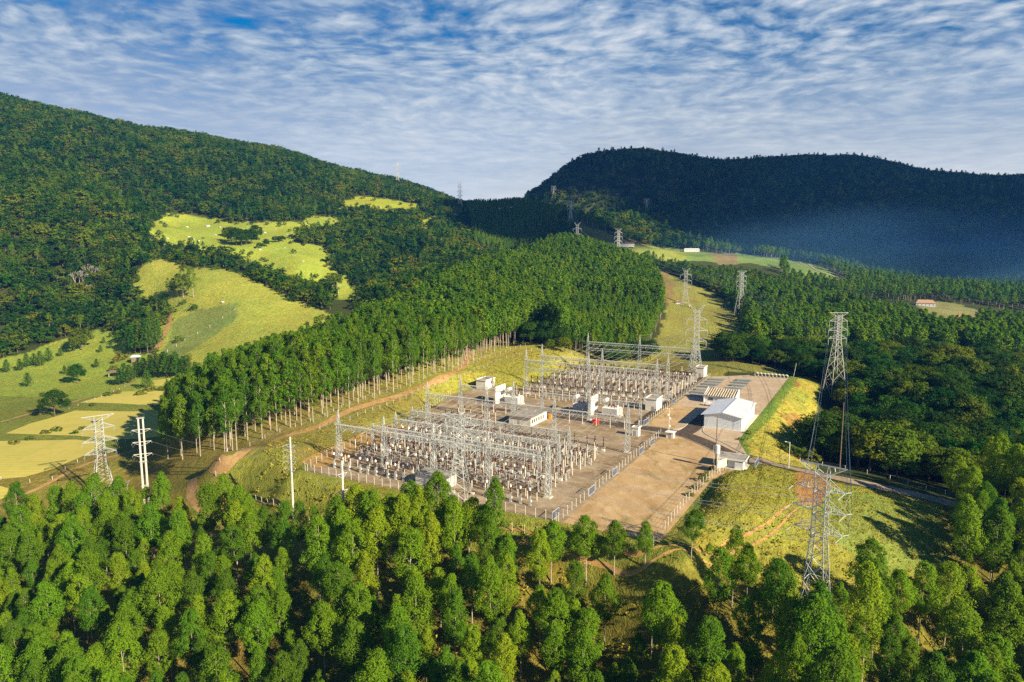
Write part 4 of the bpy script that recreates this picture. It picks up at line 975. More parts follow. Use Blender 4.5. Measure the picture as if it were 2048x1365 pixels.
T['m2'] = tower(1293, 424, 30, R(0), 'flat', 'tiny lattice tower alone on the middle of the dark mountain face', arm=6, base=5, top=1.6, waist=.55, thick=1.5, xyz=atD(1293, 424, 1700))
T['ridge'] = tower(795, 366, 50, R(20), 'horn', 'distant lattice tower against the sky on the left ridge line', arm=7.0, base=5.0, top=1.7, waist=0.45, zlv=(0.5, 0.67, 0.84), thick=1.7, xyz=atD(795, 372, 1560))
T['ridge2'] = tower(920, 422, 53, R(10), 'horn', 'pale lattice tower standing on the low end of the left ridge', arm=4.5, base=5.6, top=1.7, waist=0.5, zlv=(0.55, 0.7, 0.84), thick=1.6, xyz=atD(920, 424, 1302))
def spans(a, b, sag, r, lab, ia=1, ib=0, grp='overhead power lines'):
    for k, (pa, pb) in enumerate(zip(T[a][1], T[b][1])): wire(pa[ia], pb[ib], sag, r, lab, grp)
spans('near', 'valley', 6, 0.06, 'thin cable hanging between the near right tower and the valley tower', 1, 0, 'cables from the near tower to the valley tower')
spans('near', 'term', 4, 0.045, 'thin cable from the near right tower across the gravel apron to the switchyard', 0, 1, 'cables from the near tower to the switchyard')
spans('valley', 'wood', 7, 0.07, 'thin cable between the valley tower and the tower at the wood edge', grp='cables from the valley tower to the wood tower')
spans('back', 'corr', 6, 0.055, 'thin cable between the two horned towers behind the gantries', grp='cables along the grass corridor')
spans('corr', 'sad', 8, 0.08, 'thin cable from the corridor tower up to the saddle tower', grp='cables up to the saddle')
spans('sad', 'sad2', 5, 0.07, 'thin cable from the saddle tower to the grey tower behind', grp='cables behind the saddle')
spans('wood', 'field', 8, 0.07, 'thin cable from the wood tower up to the field tower', grp='cables up to the field')

for _px, _py, _tp, _lb in ((1562, 1345, 1098, 'eucalyptus just left of the large right tower'), (1604, 1440, 1165, 'eucalyptus crown covering the left foot of the large right tower'), (1662, 1452, 1205, 'eucalyptus directly in front of the foot of the large right tower'),
                    (1722, 1380, 1100, 'eucalyptus just right of the large right tower'), (1630, 1425, 1140, 'slender eucalyptus hiding the legs of the large right tower'), (1640, 1560, 1255, 'eucalyptus at the bottom edge in front of the large right tower')):
    x, y, z = hit(_px, _py); place(E[_px % 6], x, y, (_py - _tp) / 1412 * y * 1.05, _lb, wide=1.05)
# concrete line poles --------------------------------------------------------
def line_pole(px, py, h, rz, label, twin=False, arms=(0.93, 0.80, 0.67), r=0.36, al=3.0, m=CONC_W):
    x, y, z = hit(px, py); t = tag(empty('line_pole', (x, y, z), rz), label, 'pole', 'white concrete line poles')
    xs = (-0.75, 0.75) if twin else (0,)
    for xx in xs: MB().lathe([(r, -1), (r * 0.95, h * .3), (r * .72, h)], xx, 0, 10).build('pole', m, t)
    if twin:
        MB().box(-1.3, 1.3, -0.5, 0.5, h - .05, h + .35).build('cap', STEEL_D, t)
        for f in (0.22, 0.5): MB().box(-1.25, 1.25, -.48, .48, h * f, h * f + .4).build('clamp_band', STEEL_D, t)
    ends = []
    for f in arms:
        a = MB(); e = al + (0.75 if twin else 0); a.box(-e, e, -.09, .09, h * f, h * f + .17); a.bar((-e, 0, h * f), (0, 0, h * f - 1.4), .07, 4).bar((e, 0, h * f), (0, 0, h * f - 1.4), .07, 4)
        c = a.build('crossarm', CONC_W if twin else STEEL, t)
        for sd in (-1, 1): MB().bar((sd * e, 0, h * f), (sd * (e + .4), -1.6, h * f - .3), .06, 6).build('insulator_string', GLASSI, c)
        MB().path([(-e, -1.6, h * f - .3), (-e * 1.05, -1.2, h * f - 1.3), (-e, 0, h * f - 1.8), (-e * .9, 1.2, h * f - 1.1), (-e * .8, 1.5, h * f)], .02, 4).build('jumper_cable', WIRE, c)
        ends.append(Vector((x, y, z + h * f)) + Matrix.Rotation(rz, 3, 'Z') @ Vector((e, 0, 0)))
    return ends
e1 = line_pole(293, 1010, 32.5, R(25), 'pair of tall white concrete poles clamped together beside the left lattice tower', True, (0.87, 0.73, 0.59), .42, 2.2)
e2 = line_pole(587, 1037, 26, R(-20), 'tall single white concrete pole left of the switchyard corner with several thin arms', False, (0.90, 0.84, 0.76, 0.70, 0.62), .36, 1.6)
e3 = line_pole(690, 1108, 26.5, R(50), 'white concrete pole with grey lower half rising behind the near trees left of the hut', False, (0.86, 0.68, 0.50), .34, 1.5)
for k in range(3):
    wire(e1[k], e2[k], 3.5, .035, 'thin wire from the twin poles to the single white pole', 'wires between the white poles'); wire(e2[k], e3[k], 1.0, .035, 'short wire between the two single white poles', 'wires between the single poles')

# ------------------------------------------------------------------ gantries
def gantry(a, bs, beams, peak, label, hw0=0.85, n=7, strings=True, r=0.085, rb=0.055, mid=None):
    t = tag(empty('steel_gantry', site(a, bs[0]), SITE_RZ), label, 'gantry', 'steel gantries of the switchyard')
    top = max(beams)
    for b in bs:
        m = MB(); xx = -(b - bs[0])
        lattice_col(m, xx, 0, 0, top, hw0, hw0 * .62, n, r, rb); lattice_col(m, xx, 0, top, peak, hw0 * .62, 0.07, 4, r * .9, rb * .9)
        c = m.build('column', STEEL, t)
        MB().box(xx - hw0 - .3, xx + hw0 + .3, -hw0 - .3, hw0 + .3, 0.02, 0.3).build('footing', CONC_W, c)
    for zb in beams:
        for b0, b1 in zip(bs, bs[1:]):
            x0, x1 = -(b0 - bs[0]), -(b1 - bs[0]); m = MB(); truss(m, (x0 - .4 if x1 < x0 else x0 + .4, 0, zb), (x1 + .4 if x1 < x0 else x1 - .4, 0, zb), 1.35, 1.25, int(abs(x1 - x0) / 1.3), r, rb * 1.15)
            bm_ = m.build('beam', STEEL, t)
            if strings and zb == top:
                k = int(abs(x1 - x0) // 3.6); s = MB()
                for q in range(1, k):
                    xq = x0 + (x1 - x0) * q / k; s.bar((xq, -.5, zb - .5), (xq, -2.1, zb - 1.0), .11, 5); s.bar((xq, .5, zb - .5), (xq, 2.1, zb - 1.0), .11, 5)
                s.build('insulator_strings', STEEL_D, bm_)
    return t
gantry(12, (89, 69.5, 50, 30, 10), (11.6,), 17.2, 'front gantry of the near switchyard nearest the foreground trees')
gantry(66, (90, 62, 33, 4.5), (12.2,), 17.6, 'long middle gantry passing over the two-tone control hut')
gantry(88, (88, 62), (12.2,), 16.8, 'short gantry with two columns at the far left near the dirt road')
gantry(37, (84, 62, 40, 18), (8.6,), 12.0, 'low gantry in the middle of the near equipment field', hw0=.6, n=6)
gantry(26.5, (86, 64, 42, 20), (8.2,), 9.6, 'low gantry second from the front of the near switchyard', hw0=.6, n=6)
gantry(50, (86, 64, 42, 20), (8.8,), 11.0, 'low gantry third from the front of the near switchyard', hw0=.6, n=6)
gantry(103.5, (56, 34, 12), (9.0,), 11.5, 'low gantry in front of the white transformers', hw0=.6, n=6, strings=False)
gantry(139, (82, 49, 16), (16.4, 12.6), 22.6, 'tall gantry with two beams just behind the transformers', n=11)
gantry(157, (82, 49, 16), (16.0,), 22.6, 'tall gantry second from the transformers, in the far switchyard', n=11)
gantry(210, (78, 47, 16), (17.2, 13.6), 23.0, 'farthest tall gantry with two beams against the plantation', n=11)

# ------------------------------------------------------------------ apparatus: built once, then copied
def lat_support(h=2.6, w=.22):
    m = MB(); lattice_col(m, 0, 0, 0, h, w, w, 6, .035, .025); m.box(-w - .1, w + .1, -w - .1, w + .1, h, h + .08); m.box(-w - .15, w + .15, -w - .15, w + .15, 0, .2); return m
def porc(h, r, n=8, z0=0, x=0, y=0):
    pr = []; k = max(4, int(h / .22))
    for i in range(k): z = z0 + h * i / k; pr += [(r * .8, z), (r * 1.25, z + h / k * .5)]
    pr.append((r * .8, z0 + h)); return MB().lathe(pr, x, y, n)
def shift(m, dz, x=0, y=0): m.v = [(a + x, b + y, c + dz) for a, b, c in m.v]; return m
def mk_ct():
    t = empty('current_transformer'); lat_support(2.7).build('support', STEEL, t); porc(1.5, .2, z0=2.8).build('insulator', PORC, t)
    MB().lathe([(.2, 4.3), (.33, 4.45), (.33, 4.95), (.15, 5.15)], n=8).build('head', WHITE, t); MB().box(.15, .5, -.2, .2, 1.0, 1.6).build('terminal_box', WHITE, t); return t
def mk_post():
    t = empty('insulator_post'); MB().lathe([(.17, 0), (.13, 4.6)], n=8).build('post', CONC_W, t); porc(1.5, .17, z0=4.6).build('insulator', PORC, t); MB().box(-.16, .16, -.16, .16, 6.1, 6.22).build('cap', STEEL, t); return t
def mk_tall():
    t = empty('bus_support_post'); MB().lathe([(.20, 0), (.14, 6.3)], n=8).build('post', CONC_W, t); porc(1.4, .17, z0=6.3).build('insulator', PORC, t); MB().box(-.5, .5, -.07, .07, 7.7, 7.84).build('saddle', STEEL, t); return t
def mk_brk():
    t = empty('circuit_breaker')
    for s in (-.5, .5): MB().box(s - .06, s + .06, -.06, .06, 0, 2.2).build('leg', STEEL, t)
    MB().box(-.55, .55, -.35, .35, .9, 1.7).build('mechanism_box', WHITE, t); MB().box(-.7, .7, -.2, .2, 2.2, 2.45).build('base_frame', STEEL, t)
    porc(1.9, .2, z0=2.45).build('insulator', PORC, t); u = porc(1.5, .24, z0=4.5); u.build('interrupter', PORC, t); MB().box(-.2, .2, -.2, .2, 4.33, 4.52).build('flange', STEEL, t); return t
def mk_dis(L_=2.6):
    t = empty('disconnector')
    for s in (-1, 1): shift(lat_support(2.5, .18), 0, s * 1.1).build('support', STEEL, t)
    MB().box(-1.6, 1.6, -.16, .16, 2.5, 2.7).build('base_frame', STEEL, t)
    for s in (-1.3, 0, 1.3): porc(1.3, .15, z0=2.7, x=s).build('insulator', PORC, t)
    MB().bar((-1.5, 0, 4.1), (1.5, 0, 4.1), .07, 6).bar((-1.3, 0, 4.1), (-1.7, 0, 4.9), .05, 4).build('blade', STEEL, t); return t
def mk_arr():
    t = empty('surge_arrester'); MB().lathe([(.15, 0), (.13, 2.4)], n=8).build('post', CONC_W, t); porc(2.0, .18, z0=2.4).build('insulator', PORC, t)
    m = MB(); pts = [(.42 * math.cos(a), .42 * math.sin(a), 4.5) for a in [k * math.pi / 4 for k in range(9)]]; m.path(pts, .04, 4); m.build('grading_ring', STEEL, t); return t
KIND = {'ct': (mk_ct, 'transformer', 'instrument transformer with white head on a lattice stand'), 'post': (mk_post, 'insulator', 'white concrete post topped by brown porcelain insulator'),
        'tall': (mk_tall, 'post', 'tall thin white post carrying busbars'), 'brk': (mk_brk, 'circuit breaker', 'circuit breaker with brown columns and white box'),
        'dis': (mk_dis, 'disconnector', 'three-column disconnector switch on twin lattice stands'), 'arr': (mk_arr, 'surge arrester', 'brown surge arrester on a short white post')}
SRC = {}
EXCL = [(78, 44, 101, 64), (0, 36, 13, 53), (106, 24, 128, 48), (106, 66, 128, 86), (128, 8, 146, 21), (86, 3, 92, 12), (-4, 28, 5, 38), (99, -5, 108, 95), (222, 10, 232, 21)]
ZN = {'n': 'in the near half of the switchyard', 'f': 'in the far half of the switchyard', 'm': 'behind the middle gantry'}
def put(kind, a, b, zone, rz=0.0, sc=1.0):
    for a0, b0, a1, b1 in EXCL:
        if a0 < a < a1 and b0 < b < b1: return
    f, cat, lab = KIND[kind]
    if kind not in SRC: t = SRC[kind] = f()
    else: t = copy_tree(SRC[kind])
    t.location = site(a + random.uniform(-.15, .15), b, 0.006); t.rotation_euler = (0, 0, SITE_RZ + rz); t.scale = (sc, sc, sc)
    tag(t, lab + ' ' + ZN[zone], cat, f"{t.name.split('.')[0].replace('_', ' ')}s {ZN[zone]}")
bays = [14.5 + 11.0 * k for k in range(7)]
for kb, bc in enumerate(bays):
    for q in (-3.1, 0, 3.1):
        b = bc + q + .4
        put('ct', 4.0, b, 'n'); put('arr', 8.5, b, 'n')
        put('dis', 16.5, b, 'n', R(90)); put('ct', 21, b, 'n') if kb % 2 else put('post', 21, b, 'n')
        put('brk', 25, b, 'n'); put('dis', 30, b, 'n', R(90)); put('post', 34, b, 'n'); put('tall', 40.5, b, 'n')
        put('post', 44.5, b, 'n'); put('dis', 49, b, 'n', R(90)); put('post', 54, b, 'n')
    for q in (-4.6, -1.5, 1.6, 4.7): put('post', 38, bc + q, 'n') if q > 0 else put('arr', 13.5, bc + q, 'n'); put('dis', 57.5, bc + q, 'n', R(90)) if abs(q) < 3 else None
    for q in (-3.1, 0, 3.1): put('arr', 11 if q else 10, bc + q + 1.8, 'n'); put('arr', 19, bc + q + 1.6, 'n'); put('arr', 28, bc + q, 'n'); put('arr', 46.5, bc + q - 1, 'n'); put('ct', 42.5, bc + q + 1.5, 'n'); put('brk', 60.5, bc + q, 'n')
    put('tall', 47, bc + 1.5, 'n'); put('tall', 52, bc - 3.0, 'n'); put('tall', 12 + 5, bc + 5.5, 'n')
for b in (66, 69, 72, 78, 81, 84): put('dis', 74, b, 'm', R(90)); put('post', 80, b, 'm'); put('post', 70, b, 'm')
for b in (10, 16, 22, 28, 34, 40, 70, 76, 82): put('post', 96, b, 'm')
bays2 = [20 + 12.3 * k for k in range(6)]
for kb, bc in enumerate(bays2):
    for q in (-3.6, 0, 3.6):
        b = bc + q
        put('arr', 131, b, 'f'); put('post', 135, b, 'f'); put('ct', 145, b, 'f', 0, 1.15)
        put('brk', 151, b, 'f', 0, 1.15); put('dis', 164, b, 'f', R(90), 1.2); put('tall', 171, b, 'f'); put('dis', 178, b, 'f', R(90), 1.2)
        put('post', 186, b, 'f', 0, 1.1); put('brk', 194, b, 'f', 0, 1.15); put('ct', 201, b, 'f', 0, 1.15)
        put('post', 206, b, 'f', 0, 1.1); put('arr', 168, b + 1.5, 'f'); put('post', 174.5, b + 1.6, 'f', 0, 1.1); put('post', 190, b + 1.2, 'f'); put('arr', 198, b + 1.8, 'f'); put('dis', 215, b, 'f', R(90), 1.1)
    if kb < 5: put('tall', 183, bc + 6.1, 'f', 0, 1.1); put('tall', 214, bc + 4, 'f', 0, 1.15)
for a in (160, 166, 172, 178, 184, 190, 196, 202): put('tall', a, 12.5 + 2, 'f', 0, 1.0)
# busbars and droppers
for a, z in ((40.5, 7.9), (47, 7.9), (52, 7.9)):
    m = MB(); m.bar(site(a, 7, z), site(a, 88, z), .09, 6); tag(m.build('busbar', STEEL, None), 'long straight pipe busbar resting on the tall white posts', 'busbar', 'pipe busbars of the near switchyard')
for a, z in ((34, 6.25), (44.5, 6.25), (54, 6.25), (21, 6.3)):
    m = MB(); m.bar(site(a, 9, z), site(a, 86, z), .06, 5); tag(m.build('busbar', STEEL, None), 'thin low pipe busbar on the insulator posts', 'busbar', 'low pipe busbars of the near switchyard')
for a, z in ((171, 7.9), (183, 8.7), (186, 6.9), (214, 9.1)):
    m = MB(); m.bar(site(a, 14, z), site(a, 86, z), .10, 6); tag(m.build('busbar', STEEL, None), 'long straight pipe busbar of the far switchyard', 'busbar', 'pipe busbars of the far switchyard')
for kb, bc in enumerate(bays):
    for q in (-3.1, 0, 3.1):
        wire(site(12, bc + q, 11.2), site(66, bc + q, 11.8), 1.4, .035, 'overhead wire strung between the gantries of the near switchyard', 'wires over the near switchyard', 'overhead_conductor', 8, 'wire')
for bc in bays2:
    for q in (-3.6, 0, 3.6):
        wire(site(157, min(bc + q, 81), 15.6), site(210, min(bc + q, 77), 16.8), 1.6, .04, 'overhead wire strung between the gantries of the far switchyard', 'wires over the far switchyard', 'overhead_conductor', 8, 'wire')
for k, (pa, pb) in enumerate(T['back'][1]): wire(pa, site(210, 20 + 6 * k, 17), 2.0, .045, 'cable dropping from the rear horned tower to the farthest gantry', 'cables into the farthest gantry')

# ------------------------------------------------------------------ transformers, walls
def fire_wall(a, b, label, h=8.2, L_=9.5):
    t = tag(empty('fire_wall', site(a, b), SITE_RZ), label, 'wall', 'white fire walls beside the transformers')
    MB().box(-.3, .3, 0, L_ * .48, 0, h).box(-.3, .3, L_ * .52, L_, 0, h + .02).build('panel', WHITE_D, t)
    MB().box(-.36, .36, L_ * .48, L_ * .52, 0, h - .4).build('pillar', WHITE_D, t); MB().box(-.5, .5, -.2, L_ + .2, 0.02, .25).build('plinth', CONC_W, t)
fire_wall(110.5, 83.5, 'left white fire wall near the small roofless-looking hut'); fire_wall(109, 36.3, 'right white fire wall between two finned transformers')
def transformer(a, b, label):
    t = tag(empty('power_transformer', site(a, b), SITE_RZ), label, 'transformer', 'white power transformers')
    MB().box(-3.4, 3.4, -1.6, 1.6, .5, 3.9).build('tank', WHITE, t)
    for sy in (-1, 1):
        m = MB()
        for k in range(15): xx = -3.3 + k * .47; m.box(xx - .10, xx + .10, sy * 1.62 if sy > 0 else -2.7, 2.7 if sy > 0 else -1.62, .9, 3.7)
        m.build('radiator', WHITE, t)
    m = MB()
    for k in range(6): m.box(3.42, 4.4, -1.5 + k * .55, -1.3 + k * .55, .9, 3.7)
    m.build('radiator', WHITE, t)
    MB().box(-3.8, 4.4, -2.2, 2.2, 0.03, .5).build('plinth', CONC_W, t)
    m = MB(); n = 12; R0 = .85
    for k in range(n): pass
    c = MB().bar((-2.9, -1.6, 6.4), (-2.9, 2.4, 6.4), .85, 14).build('conservator', WHITE, t)
    for yy in (-1.1, 1.6): MB().bar((-2.9, yy, 3.9), (-2.9, yy, 5.6), .12, 6).build('bracket', STEEL_D, c)
    for k in range(3):
        b_ = porc(1.9, .26, z0=3.9); shift(b_, 0, -1.4 + 1.7 * k, .9); b_.build('bushing', PORC, t)
        b_ = porc(1.1, .2, z0=3.9); shift(b_, 0, -1.2 + 1.4 * k, -.9); b_.build('bushing', PORC, t)
    MB().lathe([(.3, 3.9), (.3, 4.7), (.12, 4.9)], 2.7, -.2, 8).lathe([(.28, 3.9), (.28, 4.5), (.1, 4.6)], 2.0, .2, 8).build('turret', WHITE, t)
    return t
transformer(116, 76.5, 'finned white transformer left of the others beside the left fire wall'); transformer(116, 42.5, 'finned white transformer between the right fire wall and the hut side')
transformer(115.5, 28.5, 'finned white transformer right of the right fire wall')

# ------------------------------------------------------------------ buildings
def hut(a, b, da, db, h, label, roof=ROOF_G, wins=(), door=None, over=.25, parapet=True, wall=WHITE_D, name='control_hut', cat='hut', group='white huts of the substation', hs=.28):
    """front-left corner at (a,b); da deep along a, db wide toward smaller b"""
    t = tag(empty(name, site(a, b), SITE_RZ), label, cat, group)
    MB().box(0, db, 0, da, 0, h).build('wall', wall, t)
    r = MB().box(-over, db + over, -over, da + over, h, h + hs)
    rf = r.build('roof', roof, t)
    if parapet:
        m = MB(); e = over + .02; k = .22
        m.box(-e, db + e, -e, -e + k, h + hs, h + hs + .45).box(-e, db + e, da + e - k, da + e, h + hs, h + hs + .45).box(-e, -e + k, -e + k, da + e - k, h + hs, h + hs + .45).box(db + e - k, db + e, -e + k, da + e - k, h + hs, h + hs + .45)
        m.build('parapet', wall, rf)
    for side, u, w, z0, z1 in wins:
        m = MB(); g = MB()
        if side == 'f': m.box(u - .08, u + w + .08, -.06, .02, z0 - .08, z1 + .08); g.box(u, u + w, -.09, -.05, z0, z1)
        else: m.box(db - .02, db + .06, u - .08, u + w + .08, z0 - .08, z1 + .08); g.box(db + .05, db + .09, u, u + w, z0, z1)
        f = m.build('window', STEEL_D, t); g.build('pane', DARK, f)
    if door:
        side, u = door; m = MB()
        if side == 'f': m.box(u, u + 1, -.05, .02, 0.02, 2.1)
        else: m.box(db - .02, db + .05, u, u + 1, 0.02, 2.1)
        m.build('door', STEEL_D, t)
    return t
hut(137.5, 110, 9.5, 5.6, 4.3, 'square white hut at the far left corner under the grass bank', wins=(('r', 5, 1.6, 2.6, 3.3),), door=('r', 1))
hut(81.5, 60.5, 15, 10, 3.6, 'long low white control building in the middle, between the two yards', wins=tuple(('r', 1 + 2.0 * k, .9, 1.2, 2.6) for k in range(6)), door=('f', 4), over=.6, parapet=False)
hut(3, 50.5, 6, 11, 3.4, 'white hut half hidden by the near trees at the front of the yard', door=('f', 8), over=.4, parapet=False)
hut(132, 18.8, 9, 5.0, 5.0, 'white windowless hut at the right edge just behind the transformers', door=('f', 3))
hut(224.5, 19.0, 8, 4.6, 5.0, 'white windowless hut at the far right end of the gantries', door=('f', 2))
hut(88, 10.3, 2.6, 2.6, 2.9, 'small white shed beside the last column of the middle gantry', door=('f', .8), over=.1, group='small white sheds')
hut(91.5, -2.2, 2.6, 2.7, 2.2, 'small white shed with light roof beside the yard fence near the lamp pole', roof=WHITE, over=.5, parapet=False, door=('f', 1), group='small white sheds', hs=.12)
tag(MB().box(0, 2.2, 0, 2.0, .02, 1.7).box(-.12, 2.32, -.12, 2.12, 1.7, 1.85).build('equipment_box', RED, None), 'bright red box beside the service road in the middle of the yard', 'box').location = site(98.2, 30.5, 0)
bpy.data.objects['equipment_box'].rotation_euler = (0, 0, SITE_RZ)
tag(MB().box(0, 1.2, 0, 1.2, .02, 1.7).box(-.1, 1.3, -.1, 1.3, 1.7, 1.82).build('cable_cabinet', ORANGE, None), 'small orange cabinet at the far corner of the long control building', 'cabinet').location = site(97.3, 50.0, 0)
bpy.data.objects['cable_cabinet'].rotation_euler = (0, 0, SITE_RZ)

# warehouse
t = tag(empty('warehouse', site(115, -11), SITE_RZ), 'large pale warehouse with a low-pitched metal roof beside the yellow embankment', 'warehouse')
W_, D_, HE, HR = 14.6, 30.5, 5.3, 6.7
m = MB(); m.add([(0, 0, 0), (W_, 0, 0), (W_, 0, HE), (W_ / 2, 0, HR), (0, 0, HE), (0, D_, 0), (W_, D_, 0), (W_, D_, HE), (W_ / 2, D_, HR), (0, D_, HE)], [(0, 1, 2, 3, 4), (9, 8, 7, 6, 5), (0, 4, 9, 5), (1, 6, 7, 2)])
for k in range(48): x0 = .15 + k * W_ / 48; zt = HE + (HR - HE) * (1 - abs(x0 + .06 - W_ / 2) / (W_ / 2)) - .15; m.box(x0, x0 + .12, -.06, -.001, .2, zt)
for k in range(98): y0 = .15 + k * D_ / 98; m.box(W_ + .001, W_ + .06, y0, y0 + .12, .2, HE - .1)
m.build('wall', CLAD, t)
r = MB(); o_ = .9
def slope(x0, z0, x1, z1):
    r.add([(x0, -o_, z0), (x1, -o_, z1), (x1, D_ + .5, z1), (x0, D_ + .5, z0), (x0, -o_, z0 + .16), (x1, -o_, z1 + .16), (x1, D_ + .5, z1 + .16), (x0, D_ + .5, z0 + .16)], [(0, 3, 2, 1), (4, 5, 6, 7), (0, 1, 5, 4), (1, 2, 6, 5), (2, 3, 7, 6), (3, 0, 4, 7)])
sl_ = (HR - HE) / (W_ / 2); slope(-1.2, HE - 1.2 * sl_ + .02, W_ / 2, HR + .02); slope(W_ / 2, HR + .02, W_ + .7, HE - .7 * sl_ + .02)
for k in range(30):
    y0 = -o_ + .5 + k * (D_ + 1) / 30
    for x0, x1 in ((-1.2, W_ / 2), (W_ / 2, W_ + .7)):
        z0 = HE + .18 + sl_ * (x0 if x0 < W_ / 2 else (W_ - x0)) ; z1 = HE + .18 + sl_ * (x1 if x1 <= W_ / 2 else (W_ - x1))
        r.bar((x0, y0, z0), (x1, y0, z1), .035, 3, cap=False)
rf = r.build('roof', ROOF_M, t); MB().box(W_ / 2 - .3, W_ / 2 + .3, -o_, D_ + .5, HR + .19, HR + .27).build('ridge_cap', ROOF_M, rf)
dr = MB().box(11.6, 13.9, -.12, -.03, .05, 4.2).build('door', mat('door_panel', (.62, .68, .72), .5), t)
MB().box(-.5, W_ + 1.6, -.8, D_ + .6, .02, .14).build('plinth', CONC_W, t)

# store house with parapet gables and ribbed roof
t = tag(empty('store_house', site(161, -.3), SITE_RZ), 'white house with a ribbed beige roof between stepped end walls behind the warehouse', 'house')
W_, D_ = 14.5, 8.5
m = MB().box(0.3, W_ - .3, 0, D_, 0, 3.3).build('wall', WHITE, t)
for x0 in (0, W_ - .3): MB().add([(x0, -.5, 0), (x0 + .3, -.5, 0), (x0 + .3, D_ + .3, 0), (x0, D_ + .3, 0), (x0, -.5, 3.6), (x0 + .3, -.5, 3.6), (x0 + .3, D_ + .3, 6.0), (x0, D_ + .3, 6.0)], [(0, 3, 2, 1), (4, 5, 6, 7), (0, 1, 5, 4), (1, 2, 6, 5), (2, 3, 7, 6), (3, 0, 4, 7)]).build('end_wall', WHITE, t)
r = MB(); r.add([(.3, -.6, 3.32), (W_ - .3, -.6, 3.32), (W_ - .3, D_ + .2, 5.3), (.3, D_ + .2, 5.3)], [(0, 1, 2, 3)])
k = .55; nn_ = 12
for i in range(nn_):
    x0 = .55 + i * (W_ - 1.1) / nn_; r.add([(x0, -.8, 3.36), (x0 + k, -.8, 3.36), (x0 + k, D_ + .2, 5.38), (x0, D_ + .2, 5.38), (x0 + .12, -.8, 3.66), (x0 + k - .12, -.8, 3.66), (x0 + k - .12, D_ + .2, 5.68), (x0 + .12, D_ + .2, 5.68)], [(4, 5, 6, 7), (0, 1, 5, 4), (1, 2, 6, 5), (2, 3, 7, 6), (3, 0, 4, 7)])
r.build('roof', mat('fibre_cement_roof', (.58, .50, .36), .9, color2=(.42, .34, .23), vscale=.6), t)
MB().add([(.3, D_, 3.3), (W_ - .3, D_, 3.3), (W_ - .3, D_, 5.2), (.3, D_, 5.2)], [(0, 1, 2, 3)]).build('rear_wall', WHITE, t)
for u in (2.0, 9.5): f = MB().box(u, u + 2.4, -.06, .02, 1.2, 2.5).build('window', STEEL_D, t); MB().box(u + .12, u + 2.28, -.1, -.05, 1.32, 2.38).build('pane', GLASS, f)
MB().box(5.8, 7.2, -.06, .02, .02, 2.3).build('door', mat('beige_door', (.6, .55, .42), .7), t)

# white pickup
t = tag(empty('pickup_truck', site(154.5, -4.2), SITE_RZ + R(90)), 'white pickup truck parked in front of the ribbed-roof house', 'pickup truck')
MB().box(-.9, .9, -2.5, 2.5, .45, 1.05).build('body', WHITE, t)
MB().add([(-.85, -.3, 1.05), (.85, -.3, 1.05), (.85, 1.5, 1.05), (-.85, 1.5, 1.05), (-.72, -.1, 1.75), (.72, -.1, 1.75), (.72, .9, 1.75), (-.72, .9, 1.75)], [(4, 5, 6, 7), (0, 1, 5, 4), (1, 2, 6, 5), (2, 3, 7, 6), (3, 0, 4, 7)]).build('cab', WHITE, t)
MB().add([(-.78, 1.49, 1.12), (.78, 1.49, 1.12), (.68, 1.0, 1.68), (-.68, 1.0, 1.68)], [(0, 1, 2, 3)]).build('windscreen', GLASS, t)
MB().box(-.92, -.80, -2.4, -.4, 1.05, 1.4).box(.80, .92, -2.4, -.4, 1.05, 1.4).box(-.8, .8, -2.45, -2.35, 1.05, 1.4).build('cargo_bed', WHITE, t)
for sx in (-.85, .85):
    for sy in (-1.6, 1.6): w = MB().bar((sx - .12, sy, .38), (sx + .12, sy, .38), .38, 12).build('wheel', RUBBER, t)

# guard booth, tank, sign, poles
t = tag(empty('guard_booth', site(65.5, -27), SITE_RZ), 'white gatehouse with a wide flat slab roof at the road gate', 'gatehouse')
MB().box(0.8, 8.2, 0, 3.4, 0, 2.9).box(5.6, 8.25, -.9, 0, 0, 2.3).build('wall', WHITE, t)
rf = MB().box(-.4, 8.9, -.9, 6.0, 2.92, 3.25).build('roof', ROOF_G, t); MB().box(-.45, 8.95, -.98, -.9, 2.8, 3.4).box(-.45, 8.95, 6.0, 6.08, 2.8, 3.4).box(8.9, 8.98, -.9, 6.0, 2.8, 3.4).build('fascia', WHITE, rf)
for xx in (.2, 8.3): MB().box(xx - .15, xx + .15, 5.4, 5.7, 0, 2.92).build('pillar', WHITE, t)
MB().box(1.6, 3.2, -.05, .02, 1.1, 2.2).build('window', GLASS, t); MB().box(-.5, 9.2, -1.6, 6.2, .02, .12).build('plinth', CONC_W, t)
t = tag(empty('water_tank', site(63, -27.3), 0), 'tall white cylindrical water tank on a slim column beside the gatehouse', 'water tank')
MB().lathe([(.34, 0), (.34, 4.6)], n=10).build('column', CONC_W, t); MB().lathe([(.34, 4.5), (.75, 5.0), (.78, 7.6), (.6, 7.9)], n=14).build('tank', WHITE, t)
m = MB(); m.path([(-.95, 0, .2), (-.95, 0, 7.8)], .04, 4).path([(-1.3, 0, .2), (-1.3, 0, 7.8)], .04, 4)
for k in range(18): m.bar((-.95, 0, .5 + .4 * k), (-1.3, 0, .5 + .4 * k), .025, 3)
m.build('ladder', STEEL, t)
def post(nm, cat, label, loc, h, r, m_, lean=0.0, group=None, extra=None):
    t = tag(empty(nm, loc, 0), label, cat, group); t.rotation_euler = (0, lean, 0)
    MB().lathe([(r, -.5), (r * .7, h)], n=8).build('pole', m_, t)
    if extra: extra(t, h)
    return t
def wood_arms(t, h): MB().box(-.9, .9, -.06, .06, h - .8, h - .65).build('crossarm', WOOD, t)
post('utility_pole', 'pole', 'tall dark wooden utility pole behind the water tank', site(67, -26), 17.0, .2, WOOD, extra=wood_arms)
